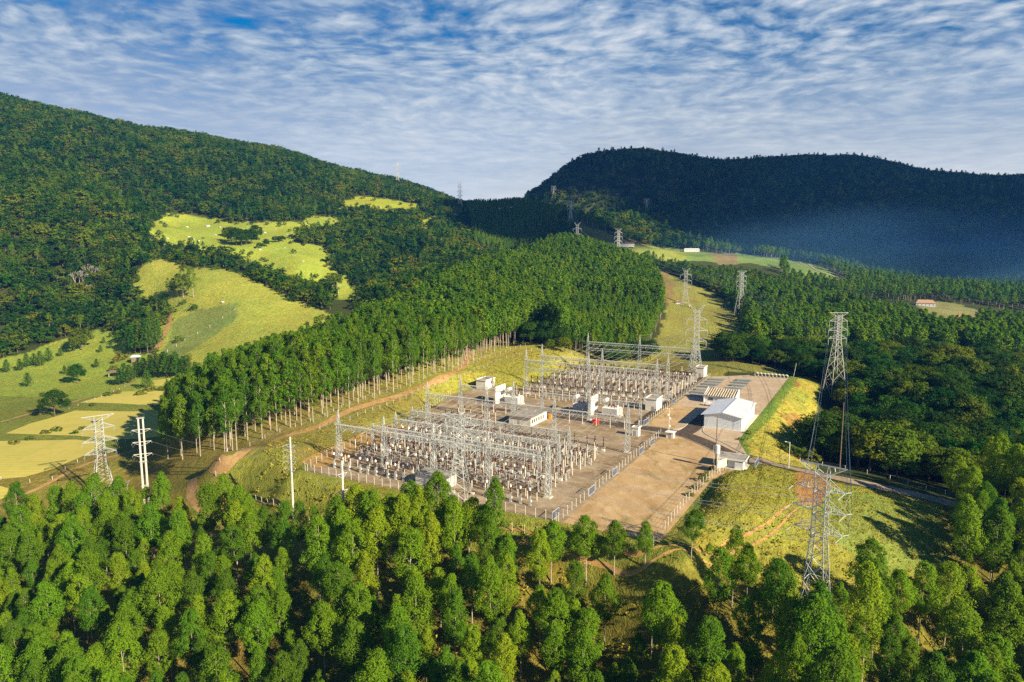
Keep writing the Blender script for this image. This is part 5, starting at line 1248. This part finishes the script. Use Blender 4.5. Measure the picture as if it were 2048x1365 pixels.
post('mast', 'mast', 'thin pale mast at the right front corner of the warehouse', site(117, -27.2), 9.2, .07, CONC_W)
def lampx(t, h):
    for z_, s in ((h * .62, 1), (h * .75, -1), (h * .35, 1)): MB().box(s * .1, s * .65, -.2, .2, z_, z_ + .55).build('equipment_box', WHITE, t)
    MB().box(-1.0, 1.0, -.06, .06, h - .4, h - .25).build('crossarm', STEEL, t)
    for s in (-.9, .9): MB().box(s - .2, s + .2, -.35, .35, h - .25, h - .05).build('floodlight', WHITE, t)
post('lamp_pole', 'lamp pole', 'white pole with floodlights and boxes beside the small light-roofed shed', site(93.5, -2.6), 11.2, .16, CONC_W, extra=lampx)
x, y, z = hit(1577, 937)
def street(t, h): MB().bar((0, 0, h - .2), (-1.3, -.3, h + .25), .05, 5).build('lamp_arm', STEEL, t); MB().box(-1.8, -1.2, -.45, -.15, h + .15, h + .32).build('lamp_head', WHITE, t)
post('street_lamp', 'street lamp', 'grey concrete street lamp on the verge of the curving access road', (x, y, z), 9.0, .2, CONC_W, extra=street)
x, y, z = hit(1587, 754); post('utility_pole', 'pole', 'leaning pale pole past the end of the concrete pipes', (x, y, z), 8.0, .14, CONC_W, lean=R(9))
x, y, z = hit(1679, 945); post('utility_pole', 'pole', 'very tall thin dark pole at the far side of the access road', (x, y, z), 24, .18, WOOD)
x, y, z = hit(1438, 943); post('flag_pole', 'post', 'single white post taller than the fence beside the yellow sign', (x, y, z), 6.2, .14, WHITE)
t = tag(empty('roadside_sign', site(59.5, -29.6), SITE_RZ + R(62)), 'yellow and white sign board on thin posts beside the gatehouse', 'sign')
MB().box(-2.2, 2.2, -.05, .05, 1.7, 4.2).build('board', YEL, t); MB().box(-1.9, .3, -.075, -.052, 2.3, 3.7).build('panel', WHITE, t)
for s in (-2, -.7, .7, 2): MB().box(s - .07, s + .07, .06, .2, 0, 3.8).build('post', CONC_W, t)
for a, b, nm, lb in ((107.3, 10.6, 'yard_gate', 'large blue gate standing open at the service road entrance'), (79.0, -.6, 'yard_gate', 'narrow blue gate in the yard fence, third from the near corner'), (66.5, -.4, 'yard_gate', 'blue gate in the yard fence beside the column of the middle gantry'),
                     (40, -.3, 'yard_gate', 'blue gate halfway along the right side of the near yard'), (20.5, -.2, 'yard_gate', 'blue gate in the right-hand fence nearest the foreground'), (-1.2, 1.5, 'yard_gate', 'blue gate at the near corner of the yard fence'), (150.5, 11, 'yard_gate', 'small blue gate beside the store yard fence'), (71, -38.5, 'yard_gate', 'blue road gate beside the gatehouse')):
    t = tag(empty(nm, site(a, b), SITE_RZ), lb, 'gate', 'blue gates'); w = 2.2 if a != 107.3 and b > -30 else 3.6
    MB().box(-.06, .06, -w, w, .15, .3).box(-.06, .06, -w, w, 2.3, 2.45).box(-.06, .06, -w, -w + .12, .3, 2.3).box(-.06, .06, w - .12, w, .3, 2.3).build('frame', STEEL, t)
    m = MB()
    for k in range(int(w * 2 / .3)): m.box(-.03, .03, -w + .15 + k * .3, -w + .20 + k * .3, .3, 2.3)
    m.build('bars', BLUE, t)

# stacks of steel in the store yard, concrete pipes
def stack(a, b, n, L_, label, seed):
    g = random.Random(seed); t = tag(empty('steel_stack', site(a, b), SITE_RZ + R(g.uniform(-5, 5))), label, 'steel stack', 'stacks of galvanised steel in the store yard')
    for lay in range(3):
        m = MB(); z0 = .15 + lay * .34
        for k in range(n):
            y0 = -1.3 + k * 2.6 / n + g.uniform(-.05, .05); l0 = L_ * g.uniform(.75, 1); o_ = g.uniform(-.4, .4); m.box(-l0 / 2 + o_, l0 / 2 + o_, y0, y0 + 1.3 / n, z0, z0 + .2 * g.uniform(.7, 1.3))
        m.build('girder_layer', STEEL if lay != 1 else STEEL_D, t)
    m = MB()
    for xx in (-L_ * .3, L_ * .3): m.box(xx - .08, xx + .08, -1.5, 1.5, .02, .15)
    m.build('timber_bearer', WOOD, t)
words = ['nearest', 'second', 'third', 'fourth', 'fifth', 'sixth', 'seventh']
for k in range(7): stack(172 + 8 * k, 6.0, 7, 8.5, f'{words[k]} pile of grey steel in the left column of piles by the yard fence', k)
for k in range(7): stack(176 + 8 * k, -7.2, 7, 8.5, f'{words[k]} pile of grey steel in the right column of piles, in mid yard', k + 20)
for k in range(9):
    t = tag(empty('concrete_pipe', site(243.3, -11.0 - 1.95 * k), SITE_RZ), f'wide concrete pipe, {["first","second","third","fourth","fifth","sixth","seventh","eighth","ninth"][k]} from left in the row behind the store yard', 'pipe', 'row of concrete pipes')
    m = MB(); ro, ri, L_, n = .95, .8, 2.6, 18
    V = []; Fq = []
    for yy, rr in ((-L_ / 2, ro), (L_ / 2, ro), (L_ / 2, ri), (-L_ / 2, ri)):
        for i in range(n): V.append((rr * math.cos(2 * math.pi * i / n), yy, .97 + rr * math.sin(2 * math.pi * i / n)))
    for s in range(4):
        for i in range(n): j = (i + 1) % n; s2 = (s + 1) % 4; Fq.append((s * n + i, s2 * n + i, s2 * n + j, s * n + j))
    m.add(V, Fq); m.build('pipe_barrel', CONC_W, t)
    V = []; Fq = []
    for yy, rr in ((-1.32, 1.08), (-.95, 1.08), (-.95, ro + .002), (-1.32, ro + .002)):
        for i in range(n): V.append((rr * math.cos(2 * math.pi * i / n), yy, .97 + rr * math.sin(2 * math.pi * i / n)))
    for s in range(4):
        for i in range(n): j = (i + 1) % n; s2 = (s + 1) % 4; Fq.append((s * n + i, s2 * n + i, s2 * n + j, s * n + j))
    MB().add(V, Fq).build('socket_rim', CONC_W, t)

# ------------------------------------------------------------------ fences
def fence(pts, sp, label, h=2.3, flat=False, wires=4, cant=True, m=CONC_W, w=.09, group='wire fences'):
    """concrete posts with bent tops and wires along a line of world points"""
    P_ = [Vector((p[0], p[1], 0)) for p in pts]; out = []; 
    for a, b in zip(P_, P_[1:]):
        n = max(1, int((b - a).length / sp))
        for k in range(n): out.append(a.lerp(b, k / n))
    out.append(P_[-1])
    if len(out) > 98: out = out[:98]
    zs = np.zeros(len(out)) if flat else height(np.array([v.x for v in out]), np.array([v.y for v in out]))
    t = tag(empty('wire_fence', (out[0].x, out[0].y, float(zs[0]))), label, 'fence', group)
    base = Vector((out[0].x, out[0].y, float(zs[0])))
    tops = []
    for v, z in zip(out, zs):
        q = Vector((v.x, v.y, float(z))) - base
        mb = MB().bar(q + Vector((0, 0, -.2)), q + Vector((0, 0, h)), w, 4)
        if cant: mb.bar(q + Vector((0, 0, h)), q + Vector((-.18, -.12, h + .35)), w * .8, 4)
        mb.build('post', m, t); tops.append(q)
    mb = MB()
    for k in range(wires):
        zz = h * (k + 1) / wires - .08
        for a, b in zip(tops, tops[1:]): mb.bar(a + Vector((0, 0, zz)), b + Vector((0, 0, zz)), .012, 3, cap=False)
    mb.build('wires', STEEL_D, t)
S2 = lambda l: [site(a, b)[:2] for a, b in l]
fence(S2([(-3, .5), (-3, 89)]), 3.0, 'concrete post fence along the front of the gravel yard', flat=True)
fence(S2([(-3, -.2), (94, .6)]), 3.0, 'concrete post fence between the near yard and the brown apron', flat=True)
fence(S2([(110, 11.2), (226, 11.2)]), 3.0, 'concrete post fence between the far yard and the store yard', flat=True, group='yard fences')
fence(S2([(-3, 90), (15, 95), (62, 98), (118, 113)]), 3.2, 'concrete post fence up the left side of the yard', group='yard fences')
fence(HT([(470, 1005), (400, 968), (432, 955), (490, 1000), (560, 1022), (650, 1050), (760, 1050), (860, 1043), (1000, 1060), (1100, 1078)])[2:], 3.4, 'fence of leaning pale posts below the yard along the orange track', h=2.0, wires=3)
fence(HT([(1307, 1092), (1330, 1060), (1360, 1020), (1400, 975), (1435, 943)]), 3.0, 'fence climbing the edge of the grass hill beside the brown apron', h=2.2)
fence(HT([(440, 925), (500, 893), (560, 866), (650, 834), (760, 790), (850, 757), (915, 732), (990, 712), (1060, 690)]), 5.0, 'fence of pale posts at the foot of the plantation along the dirt road', h=1.7, cant=False, wires=3)
fence(HT([(640, 860), (700, 842), (800, 802), (880, 772), (940, 748), (1000, 722), (1075, 700), (1160, 715)]), 5.0, 'fence of pale posts along the top of the grass bank', h=1.8, cant=False, wires=3)
fence(HT([(1530, 912), (1600, 925), (1690, 940), (1780, 960), (1890, 990), (1990, 1012)]), 5.0, 'low fence on the wood side of the access road', h=1.6, cant=False, wires=3)
fence(HT([(335, 705), (370, 682), (420, 655), (470, 622)]), 9.0, 'line of pale posts crossing the green knoll', h=2.2, cant=False, wires=2, w=.16)
fence(HT([(120, 825), (190, 800), (250, 775)]), 7.0, 'sparse posts along the farm track in the left pasture', h=1.5, cant=False, wires=2, w=.1)
fence(HT([(2, 960), (60, 966), (105, 960), (200, 900), (300, 870)]), 9.0, 'sparse white posts on the slope beside the yellow fields', h=1.6, cant=False, wires=2, w=.12)

# ------------------------------------------------------------------ farm buildings, cattle, rocks
def house(px, py, w, d, h, rz, wall, roof, label, hip=1.4, D=None, name='farmhouse', cat='house', cols=0, lift=0):
    x, y, z = hit(px, py) if D is None else atD(px, py, D)
    if D is not None: z = gz(x, y)
    t = tag(empty(name, (x, y, z + lift), rz), label, cat)
    if cols == 0:
        MB().box(-w / 2, w / 2, -d / 2, d / 2, -1, h).build('wall', wall, t)
        n = max(2, int(w / 4))
        for k in range(n):
            u = -w / 2 + (k + .5) * w / n; f = MB().box(u - .6, u + .6, -d / 2 - .06, -d / 2 + .02, 1.0, 2.2).build('window', STEEL_D, t); MB().box(u - .5, u + .5, -d / 2 - .1, -d / 2 - .05, 1.1, 2.1).build('pane', GLASS, f)
    else:
        for sx in (-1, 1):
            for sy in (-1, 1): MB().box(sx * w / 2 * .9 - .15, sx * w / 2 * .9 + .15, sy * d / 2 * .85 - .15, sy * d / 2 * .85 + .15, -.5, h).build('post', wall, t)
        MB().box(-w / 2 * .9, w / 2 * .9, d / 2 * .85 - .1, d / 2 * .85 + .1, 0, h * .7).build('back_wall', WOOD, t)
    e = .7; W2, D2 = w / 2 + e, d / 2 + e
    MB().add([(-W2, -D2, h), (W2, -D2, h), (W2, D2, h), (-W2, D2, h), (-W2 + hip, 0, h + hip * 1.1), (W2 - hip, 0, h + hip * 1.1), (-W2, -D2, h - .15), (W2, -D2, h - .15), (W2, D2, h - .15), (-W2, D2, h - .15)],
             [(0, 1, 5, 4), (2, 3, 4, 5), (1, 2, 5), (3, 0, 4), (9, 8, 7, 6), (6, 7, 1, 0), (7, 8, 2, 1), (8, 9, 3, 2), (9, 6, 0, 3)]).build('roof', roof, t)
    return t
house(232, 752, 9, 6, 3.2, R(-8), CONC_W, WOOD, 'open wooden cattle shelter with a brown roof in the left pasture', 1.2, name='cattle_shelter', cat='shelter', cols=1)
house(272, 722, 6, 5, 3.4, R(20), WOOD, ROOF_M, 'little hut with pale blue roof below the pines', 1.2, name='farm_hut', cat='hut')
house(1383, 503, 30, 9, 3.6, R(-5), WHITE, WHITE, 'long white farm building at the top of the far green field', 2.0)
house(1252, 493, 24, 10, 4.0, R(5), WHITE, TILE, 'farmhouse with brown roof beside the pale tower on the far field', 2.4)
house(1222, 492, 10, 8, 3.5, R(5), WHITE, TILE, 'small shed left of the pale field tower', 1.6)
house(1850, 612, 22, 14, 4.2, R(-25), WHITE, mat('orange_tiles', (.62, .36, .20), .85, var=.2), 'house with a wide pale orange hipped roof in the wood on the right', 3.4)
house(1927, 640, 14, 9, 3.6, R(-10), WHITE, TILE, 'red-roofed house peeping over the trees at the right', 2.4)
house(2030, 690, 12, 9, 4.5, R(10), WHITE, WHITE, 'white house between dark trees at the far right edge', 1.6)
house(1355, 608, 5, 4, 2.8, R(0), WHITE, TILE, 'tiny orange-roofed cabin beside the corridor tower', 1.0)

def mk_cow():
    t = empty('cow'); bm = bmesh.new(); v = []
    sec = [(-1.15, .95, .20, .25), (-1.0, 1.0, .33, .38), (-.3, .95, .38, .42), (.5, 1.0, .34, .42), (.85, 1.15, .22, .28), (1.15, 1.30, .14, .18), (1.55, 1.18, .12, .15), (1.75, 1.05, .08, .09)]
    for x_, z_, ry, rz2 in sec: v.append([bm.verts.new((x_, ry * math.cos(k * math.pi / 4), z_ + rz2 * math.sin(k * math.pi / 4))) for k in range(8)])
    for a, b in zip(v, v[1:]):
        for k in range(8): bm.faces.new((a[k], b[k], b[(k + 1) % 8], a[(k + 1) % 8]))
    bm.faces.new(v[0][::-1]); bm.faces.new(v[-1])
    for x_, y_ in ((-.95, .22), (-.95, -.22), (.6, .22), (.6, -.22)):
        for (r1, z1), (r2, z2) in (((.13, .85), (.08, .45)), ((.08, .45), (.06, 0))):
            p = [bm.verts.new((x_ + r1 * math.cos(k * 1.2566), y_ + r1 * math.sin(k * 1.2566), z1)) for k in range(5)]; q = [bm.verts.new((x_ + r2 * math.cos(k * 1.2566), y_ + r2 * math.sin(k * 1.2566), z2)) for k in range(5)]
            for k in range(5): bm.faces.new((p[k], p[(k + 1) % 5], q[(k + 1) % 5], q[k]))
    me = bpy.data.meshes.new('body'); bm.to_mesh(me); bm.free(); me.materials.append(WHITE); o = bpy.data.objects.new('body', me); LINK(o); o.parent = t; return t
cow0 = None
for k, (px, py) in enumerate([(378, 476), (388, 480), (398, 484), (372, 482), (336, 479), (345, 433), (375, 456), (446, 607), (606, 525), (520, 560), (570, 498), (548, 475)]):
    x, y, z = hit(px, py); c = cow0 = mk_cow() if cow0 is None else cow0
    if k: c = copy_tree(cow0)
    c.location = (x, y, z + .02); c.rotation_euler = (0, 0, random.uniform(0, 6.3)); c.scale = (1.25,) * 3
    tag(c, 'white cow grazing on the upper green pasture' if k != 7 else 'white cow grazing alone on the round green knoll', 'cow', 'white cattle on the upper pasture' if k != 7 else 'white cattle on the knoll')
def boulder(px, py, s, label, seed):
    g = random.Random(seed); bm = bmesh.new(); bmesh.ops.create_icosphere(bm, subdivisions=2, radius=s)
    for v in bm.verts: v.co *= g.uniform(.75, 1.15); v.co.z *= .55
    me = bpy.data.meshes.new('boulder'); bm.to_mesh(me); bm.free(); me.materials.append(STONE); o = bpy.data.objects.new('boulder', me); LINK(o); o.location = Vector(hit(px, py)); tag(o, label, 'boulder', 'pale boulders in the pastures')
for k, (px, py) in enumerate([(415, 453), (302, 474), (440, 455), (470, 462), (500, 458), (530, 466), (552, 458), (575, 470), (430, 470), (570, 535), (545, 548), (520, 500), (590, 512), (700, 418), (760, 415), (620, 450)]): boulder(px, py, 1.3 + (k % 3) * .6 + (3 if k < 2 else 0), 'pale boulder lying in the upper green pasture', k)

# ------------------------------------------------------------------ single trees on the left
def tree_at(var, px, py, hpx, label, wide=1.0, group=None):
    x, y, z = hit(px, py); place(var, x, y, hpx / 1412 * y, label, group, z=z, wide=wide)
c3 = lambda X_, Y_: (X_ * .3516, 380 + Y_ * .3516)
for k, (X_, Y_, h_) in enumerate([(40, 1040, 80), (160, 1120, 85), (115, 1030, 75), (155, 1010, 85), (195, 1000, 75), (230, 1005, 95), (278, 978, 85), (345, 948, 52), (370, 1050, 55), (550, 1012, 55), (572, 925, 45), (590, 872, 38), (630, 902, 42), (660, 842, 34), (625, 840, 30)]):
    tree_at(f'C{k % 3}', *c3(X_, Y_), h_ * .3516, 'small young pine standing alone in the lower left pasture', 1.25, 'young pines dotted over the lower left pasture')
tree_at('J0', *c3(440, 1102), 44, 'rounded bright tree in the middle of the lower left pasture', .95)
tree_at('J1', *c3(465, 912), 50, 'pale-trunked spreading tree at the forest edge above the young pines', 1.1)
tree_at('J2', *c3(312, 1290), 62, 'large dark feathery tree beside the farm track left of the fields', .85)
tree_at('S0', *c3(690, 970), 20, 'dense round dark shrub left of the little blue-roofed hut', 1.2)
tree_at('S1', *c3(650, 1030), 15, 'dark bush hugging the open cattle shelter', 1.2)
for k, (X_, Y_, h_) in enumerate([(735, 935, 150), (770, 930, 170), (800, 928, 175), (840, 925, 180), (865, 905, 190), (820, 890, 170), (900, 880, 150), (760, 900, 150)]):
    tree_at(f'C{k % 3}', *c3(X_, Y_), h_ * .36, 'tall pine in the clump beside the orange farm road', .95, 'tall pines beside the orange farm road')
for k, (X_, Y_, h_) in enumerate([(680, 1110, 100), (710, 1105, 125), (740, 1100, 110), (790, 1050, 100), (840, 1130, 110), (860, 1060, 130), (890, 1062, 140), (920, 1060, 135), (950, 1062, 140), (980, 1060, 130), (1010, 1062, 135), (1045, 1060, 120), (1075, 1062, 110), (820, 1060, 110), (935, 1045, 130), (1000, 1045, 130), (770, 1075, 100)]):
    tree_at(f'C{k % 3}', *c3(X_, Y_), h_ * .36, 'pine in the dark green row behind the small yellow field', 1.15, 'pines in the row behind the yellow fields')
for k, (X_, Y_, h_) in enumerate([(985, 600, 100), (1010, 605, 130), (1042, 612, 170), (1100, 612, 175), (960, 590, 90), (1070, 600, 110)]):
    tree_at('P1' if k % 2 else 'P3', *c3(X_, Y_), h_ * .3516, 'thin-leaved tree in the small group on the green knoll', 1.5, 'trees on the green knoll')
for k, (X_, Y_, h_) in enumerate([(1290, 270, 60), (1320, 300, 95), (1345, 318, 110), (1375, 322, 105), (1400, 312, 90), (1430, 310, 95), (1460, 285, 90), (1475, 335, 38), (1515, 325, 50), (1565, 300, 40), (1590, 300, 40), (1610, 295, 36)]):
    tree_at(f'J{k % 5}', *c3(X_, Y_), h_ * .3516, 'dark tree in the clump across the middle of the upper pasture', 1.0, 'trees across the upper pasture')
tree_at('J3', *c3(1900, 560), 34, 'dark round-crowned tree on the slope of the small side pasture', 1.3); tree_at('B0', *c3(1925, 590), 24, 'bare grey tree below the dark round-crowned tree', 1.2)
for k, (X_, Y_, h_) in enumerate([(430, 560, 110), (455, 555, 120), (475, 560, 115), (500, 520, 110), (520, 515, 100), (540, 520, 105), (565, 520, 95), (510, 610, 90), (540, 600, 80), (310, 540, 70), (330, 535, 60), (200, 480, 60)]):
    tree_at(f'B{k % 3}', *c3(X_, Y_), h_ * .3516, 'pale leafless tree standing in the left hill forest', 1.0, 'pale leafless trees in the left forest')
tree_at('B1', 257, 992, 42, 'bare white tree between the lattice tower and the twin poles'); tree_at('S0', 12, 1092, 40, 'olive bush at the left edge above the near plantation', .8)
tree_at('B2', 1615, 905, 52, 'bare pale tree at the foot of the yellow embankment'); tree_at('B0', 1628, 902, 44, 'smaller bare tree right of the pale one below the embankment')
for k, (px, py, h_) in enumerate([(150, 868, 9), (165, 860, 10), (190, 845, 8), (60, 880, 10), (30, 888, 12), (90, 868, 11), (115, 862, 12), (215, 792, 10), (235, 788, 9), (185, 812, 8), (280, 790, 12), (300, 782, 14), (330, 780, 12)]):
    tree_at(f'S{k % 2}', px, py, h_, 'low scrub bush along the edge of the yellow fields', 1.6, 'scrub along the fields')
for k, (px, py, h_) in enumerate([(1580, 905, 22), (1600, 915, 26), (1625, 925, 30), (1560, 895, 12), (1392, 978, 14), (1404, 962, 16), (1412, 952, 13), (1424, 940, 11), (1380, 992, 13), (1497, 868, 10), (1480, 880, 8)]):
    tree_at(f'S{k % 2}', px, py, h_, 'dark green bush at the foot of a grass bank on the right', 1.3, 'bushes at the grass banks on the right')
for k, (px, py, h_) in enumerate([(745, 812, 0), (1060, 676, 30), (1085, 690, 26), (1130, 705, 34), (1180, 712, 32), (1100, 700, 24), (1045, 684, 44), (1062, 690, 52), (1078, 686, 48), (1092, 692, 54), (1108, 690, 50), (1122, 698, 46), (1070, 678, 60), (1098, 680, 62)]):
    if h_: tree_at(f'J{k % 5}', px, py, h_, 'bright young tree at the top end of the grass bank', 1.1, 'young trees at the top of the bank')

# ------------------------------------------------------------------ opaque clouds added outside the frame to shade the right mountain and conifer hill
def shade_cloud(cx_, cy_, cz_, rx_, ry_, rz2, seed):
    g = np.random.default_rng(seed); bm = bmesh.new(); bmesh.ops.create_icosphere(bm, subdivisions=5, radius=1)
    ph = g.uniform(0, 6, 12)
    for v in bm.verts:
        a = math.atan2(v.co.y, v.co.x); k = 1 + .10 * math.sin(3 * a + ph[0]) + .07 * math.sin(7 * a + ph[1]) + .05 * math.sin(13 * a + ph[2]) + .06 * math.sin(9 * v.co.z + 5 * a)
        v.co = Vector((v.co.x * rx_ * k, v.co.y * ry_ * k, v.co.z * rz2 * (1 + .2 * math.sin(6 * a + 8 * v.co.z)))) + Vector((cx_, cy_, cz_))
    me = bpy.data.meshes.new('shade_cloud'); bm.to_mesh(me); bm.free(); me.materials.append(mat('shade_cloud_white', (.9, .9, .92), 1.0)); me.polygons.foreach_set('use_smooth', [True] * len(me.polygons))
    o = bpy.data.objects.new('shade_cloud', me); LINK(o); tag(o, kind='structure'); return o
def shade_cloud_over(tx, ty, tz, alt, rx_, ry_, seed):
    k = (alt - tz) / SUN_DIR.z; return shade_cloud(tx + SUN_DIR.x * k, ty + SUN_DIR.y * k, alt, rx_, ry_, 110, seed)
shade_cloud_over(1330, 2480, 200, 2000, 1480, 1160, 3)
shade_cloud_over(60, 1330, 120, 2000, 170, 260, 5)  # small unseen one, added to darken the conifer hill

# ------------------------------------------------------------------ haze
def haze():
    m = bpy.data.materials.new('valley_haze'); m.use_nodes = True; nt = m.node_tree; nt.nodes.clear()
    out = N(nt, 'ShaderNodeOutputMaterial'); v = N(nt, 'ShaderNodeVolumePrincipled'); v.inputs['Color'].default_value = (0.07, 0.31, 0.95, 1)
    v.inputs['Density'].default_value = 0.00006; v.inputs['Anisotropy'].default_value = 0.0; L(nt, v.outputs[0], out.inputs['Volume'])
    o = MB().box(-5200, 5200, -60, 3720, -120, 520).build('haze', m); tag(o, kind='stuff')
def mist(px, py, D, rx_, ry_, rz2, dens):
    m = bpy.data.materials.new('mist'); m.use_nodes = True; nt = m.node_tree; nt.nodes.clear()
    out = N(nt, 'ShaderNodeOutputMaterial'); v = N(nt, 'ShaderNodeVolumePrincipled'); v.inputs['Color'].default_value = (0.22, 0.55, 1.0, 1)
    tc = N(nt, 'ShaderNodeTexCoord'); ln = N(nt, 'ShaderNodeVectorMath', operation='LENGTH'); L(nt, tc.outputs['Object'], ln.inputs[0])
    fall = ramp(nt, ln.outputs['Value'], [(0.0, (1, 1, 1)), (0.5, (0.45, 0.45, 0.45)), (0.97, (0, 0, 0))], 'EASE')
    nz = ramp(nt, noise(nt, tc.outputs['Object'], 2.6, 3, 0.6), [(0.35, (0.15, 0.15, 0.15)), (0.65, (1, 1, 1))])
    L(nt, math_n(nt, 'MULTIPLY', math_n(nt, 'MULTIPLY', fall, nz), dens), v.inputs['Density']); L(nt, v.outputs[0], out.inputs['Volume'])
    me = bpy.data.meshes.new('mist'); bm = bmesh.new(); bmesh.ops.create_icosphere(bm, subdivisions=4, radius=1); bm.to_mesh(me); bm.free(); me.materials.append(m)
    o = bpy.data.objects.new('mist', me); LINK(o); o.location = atD(px, py, D); o.scale = (rx_, ry_, rz2); tag(o, kind='stuff')
import os
if not os.environ.get('NOHAZE'):
    mist(1900, 560, 1320, 700, 230, 170, 0.0036); mist(1720, 500, 1480, 420, 170, 110, 0.0024)
    haze()
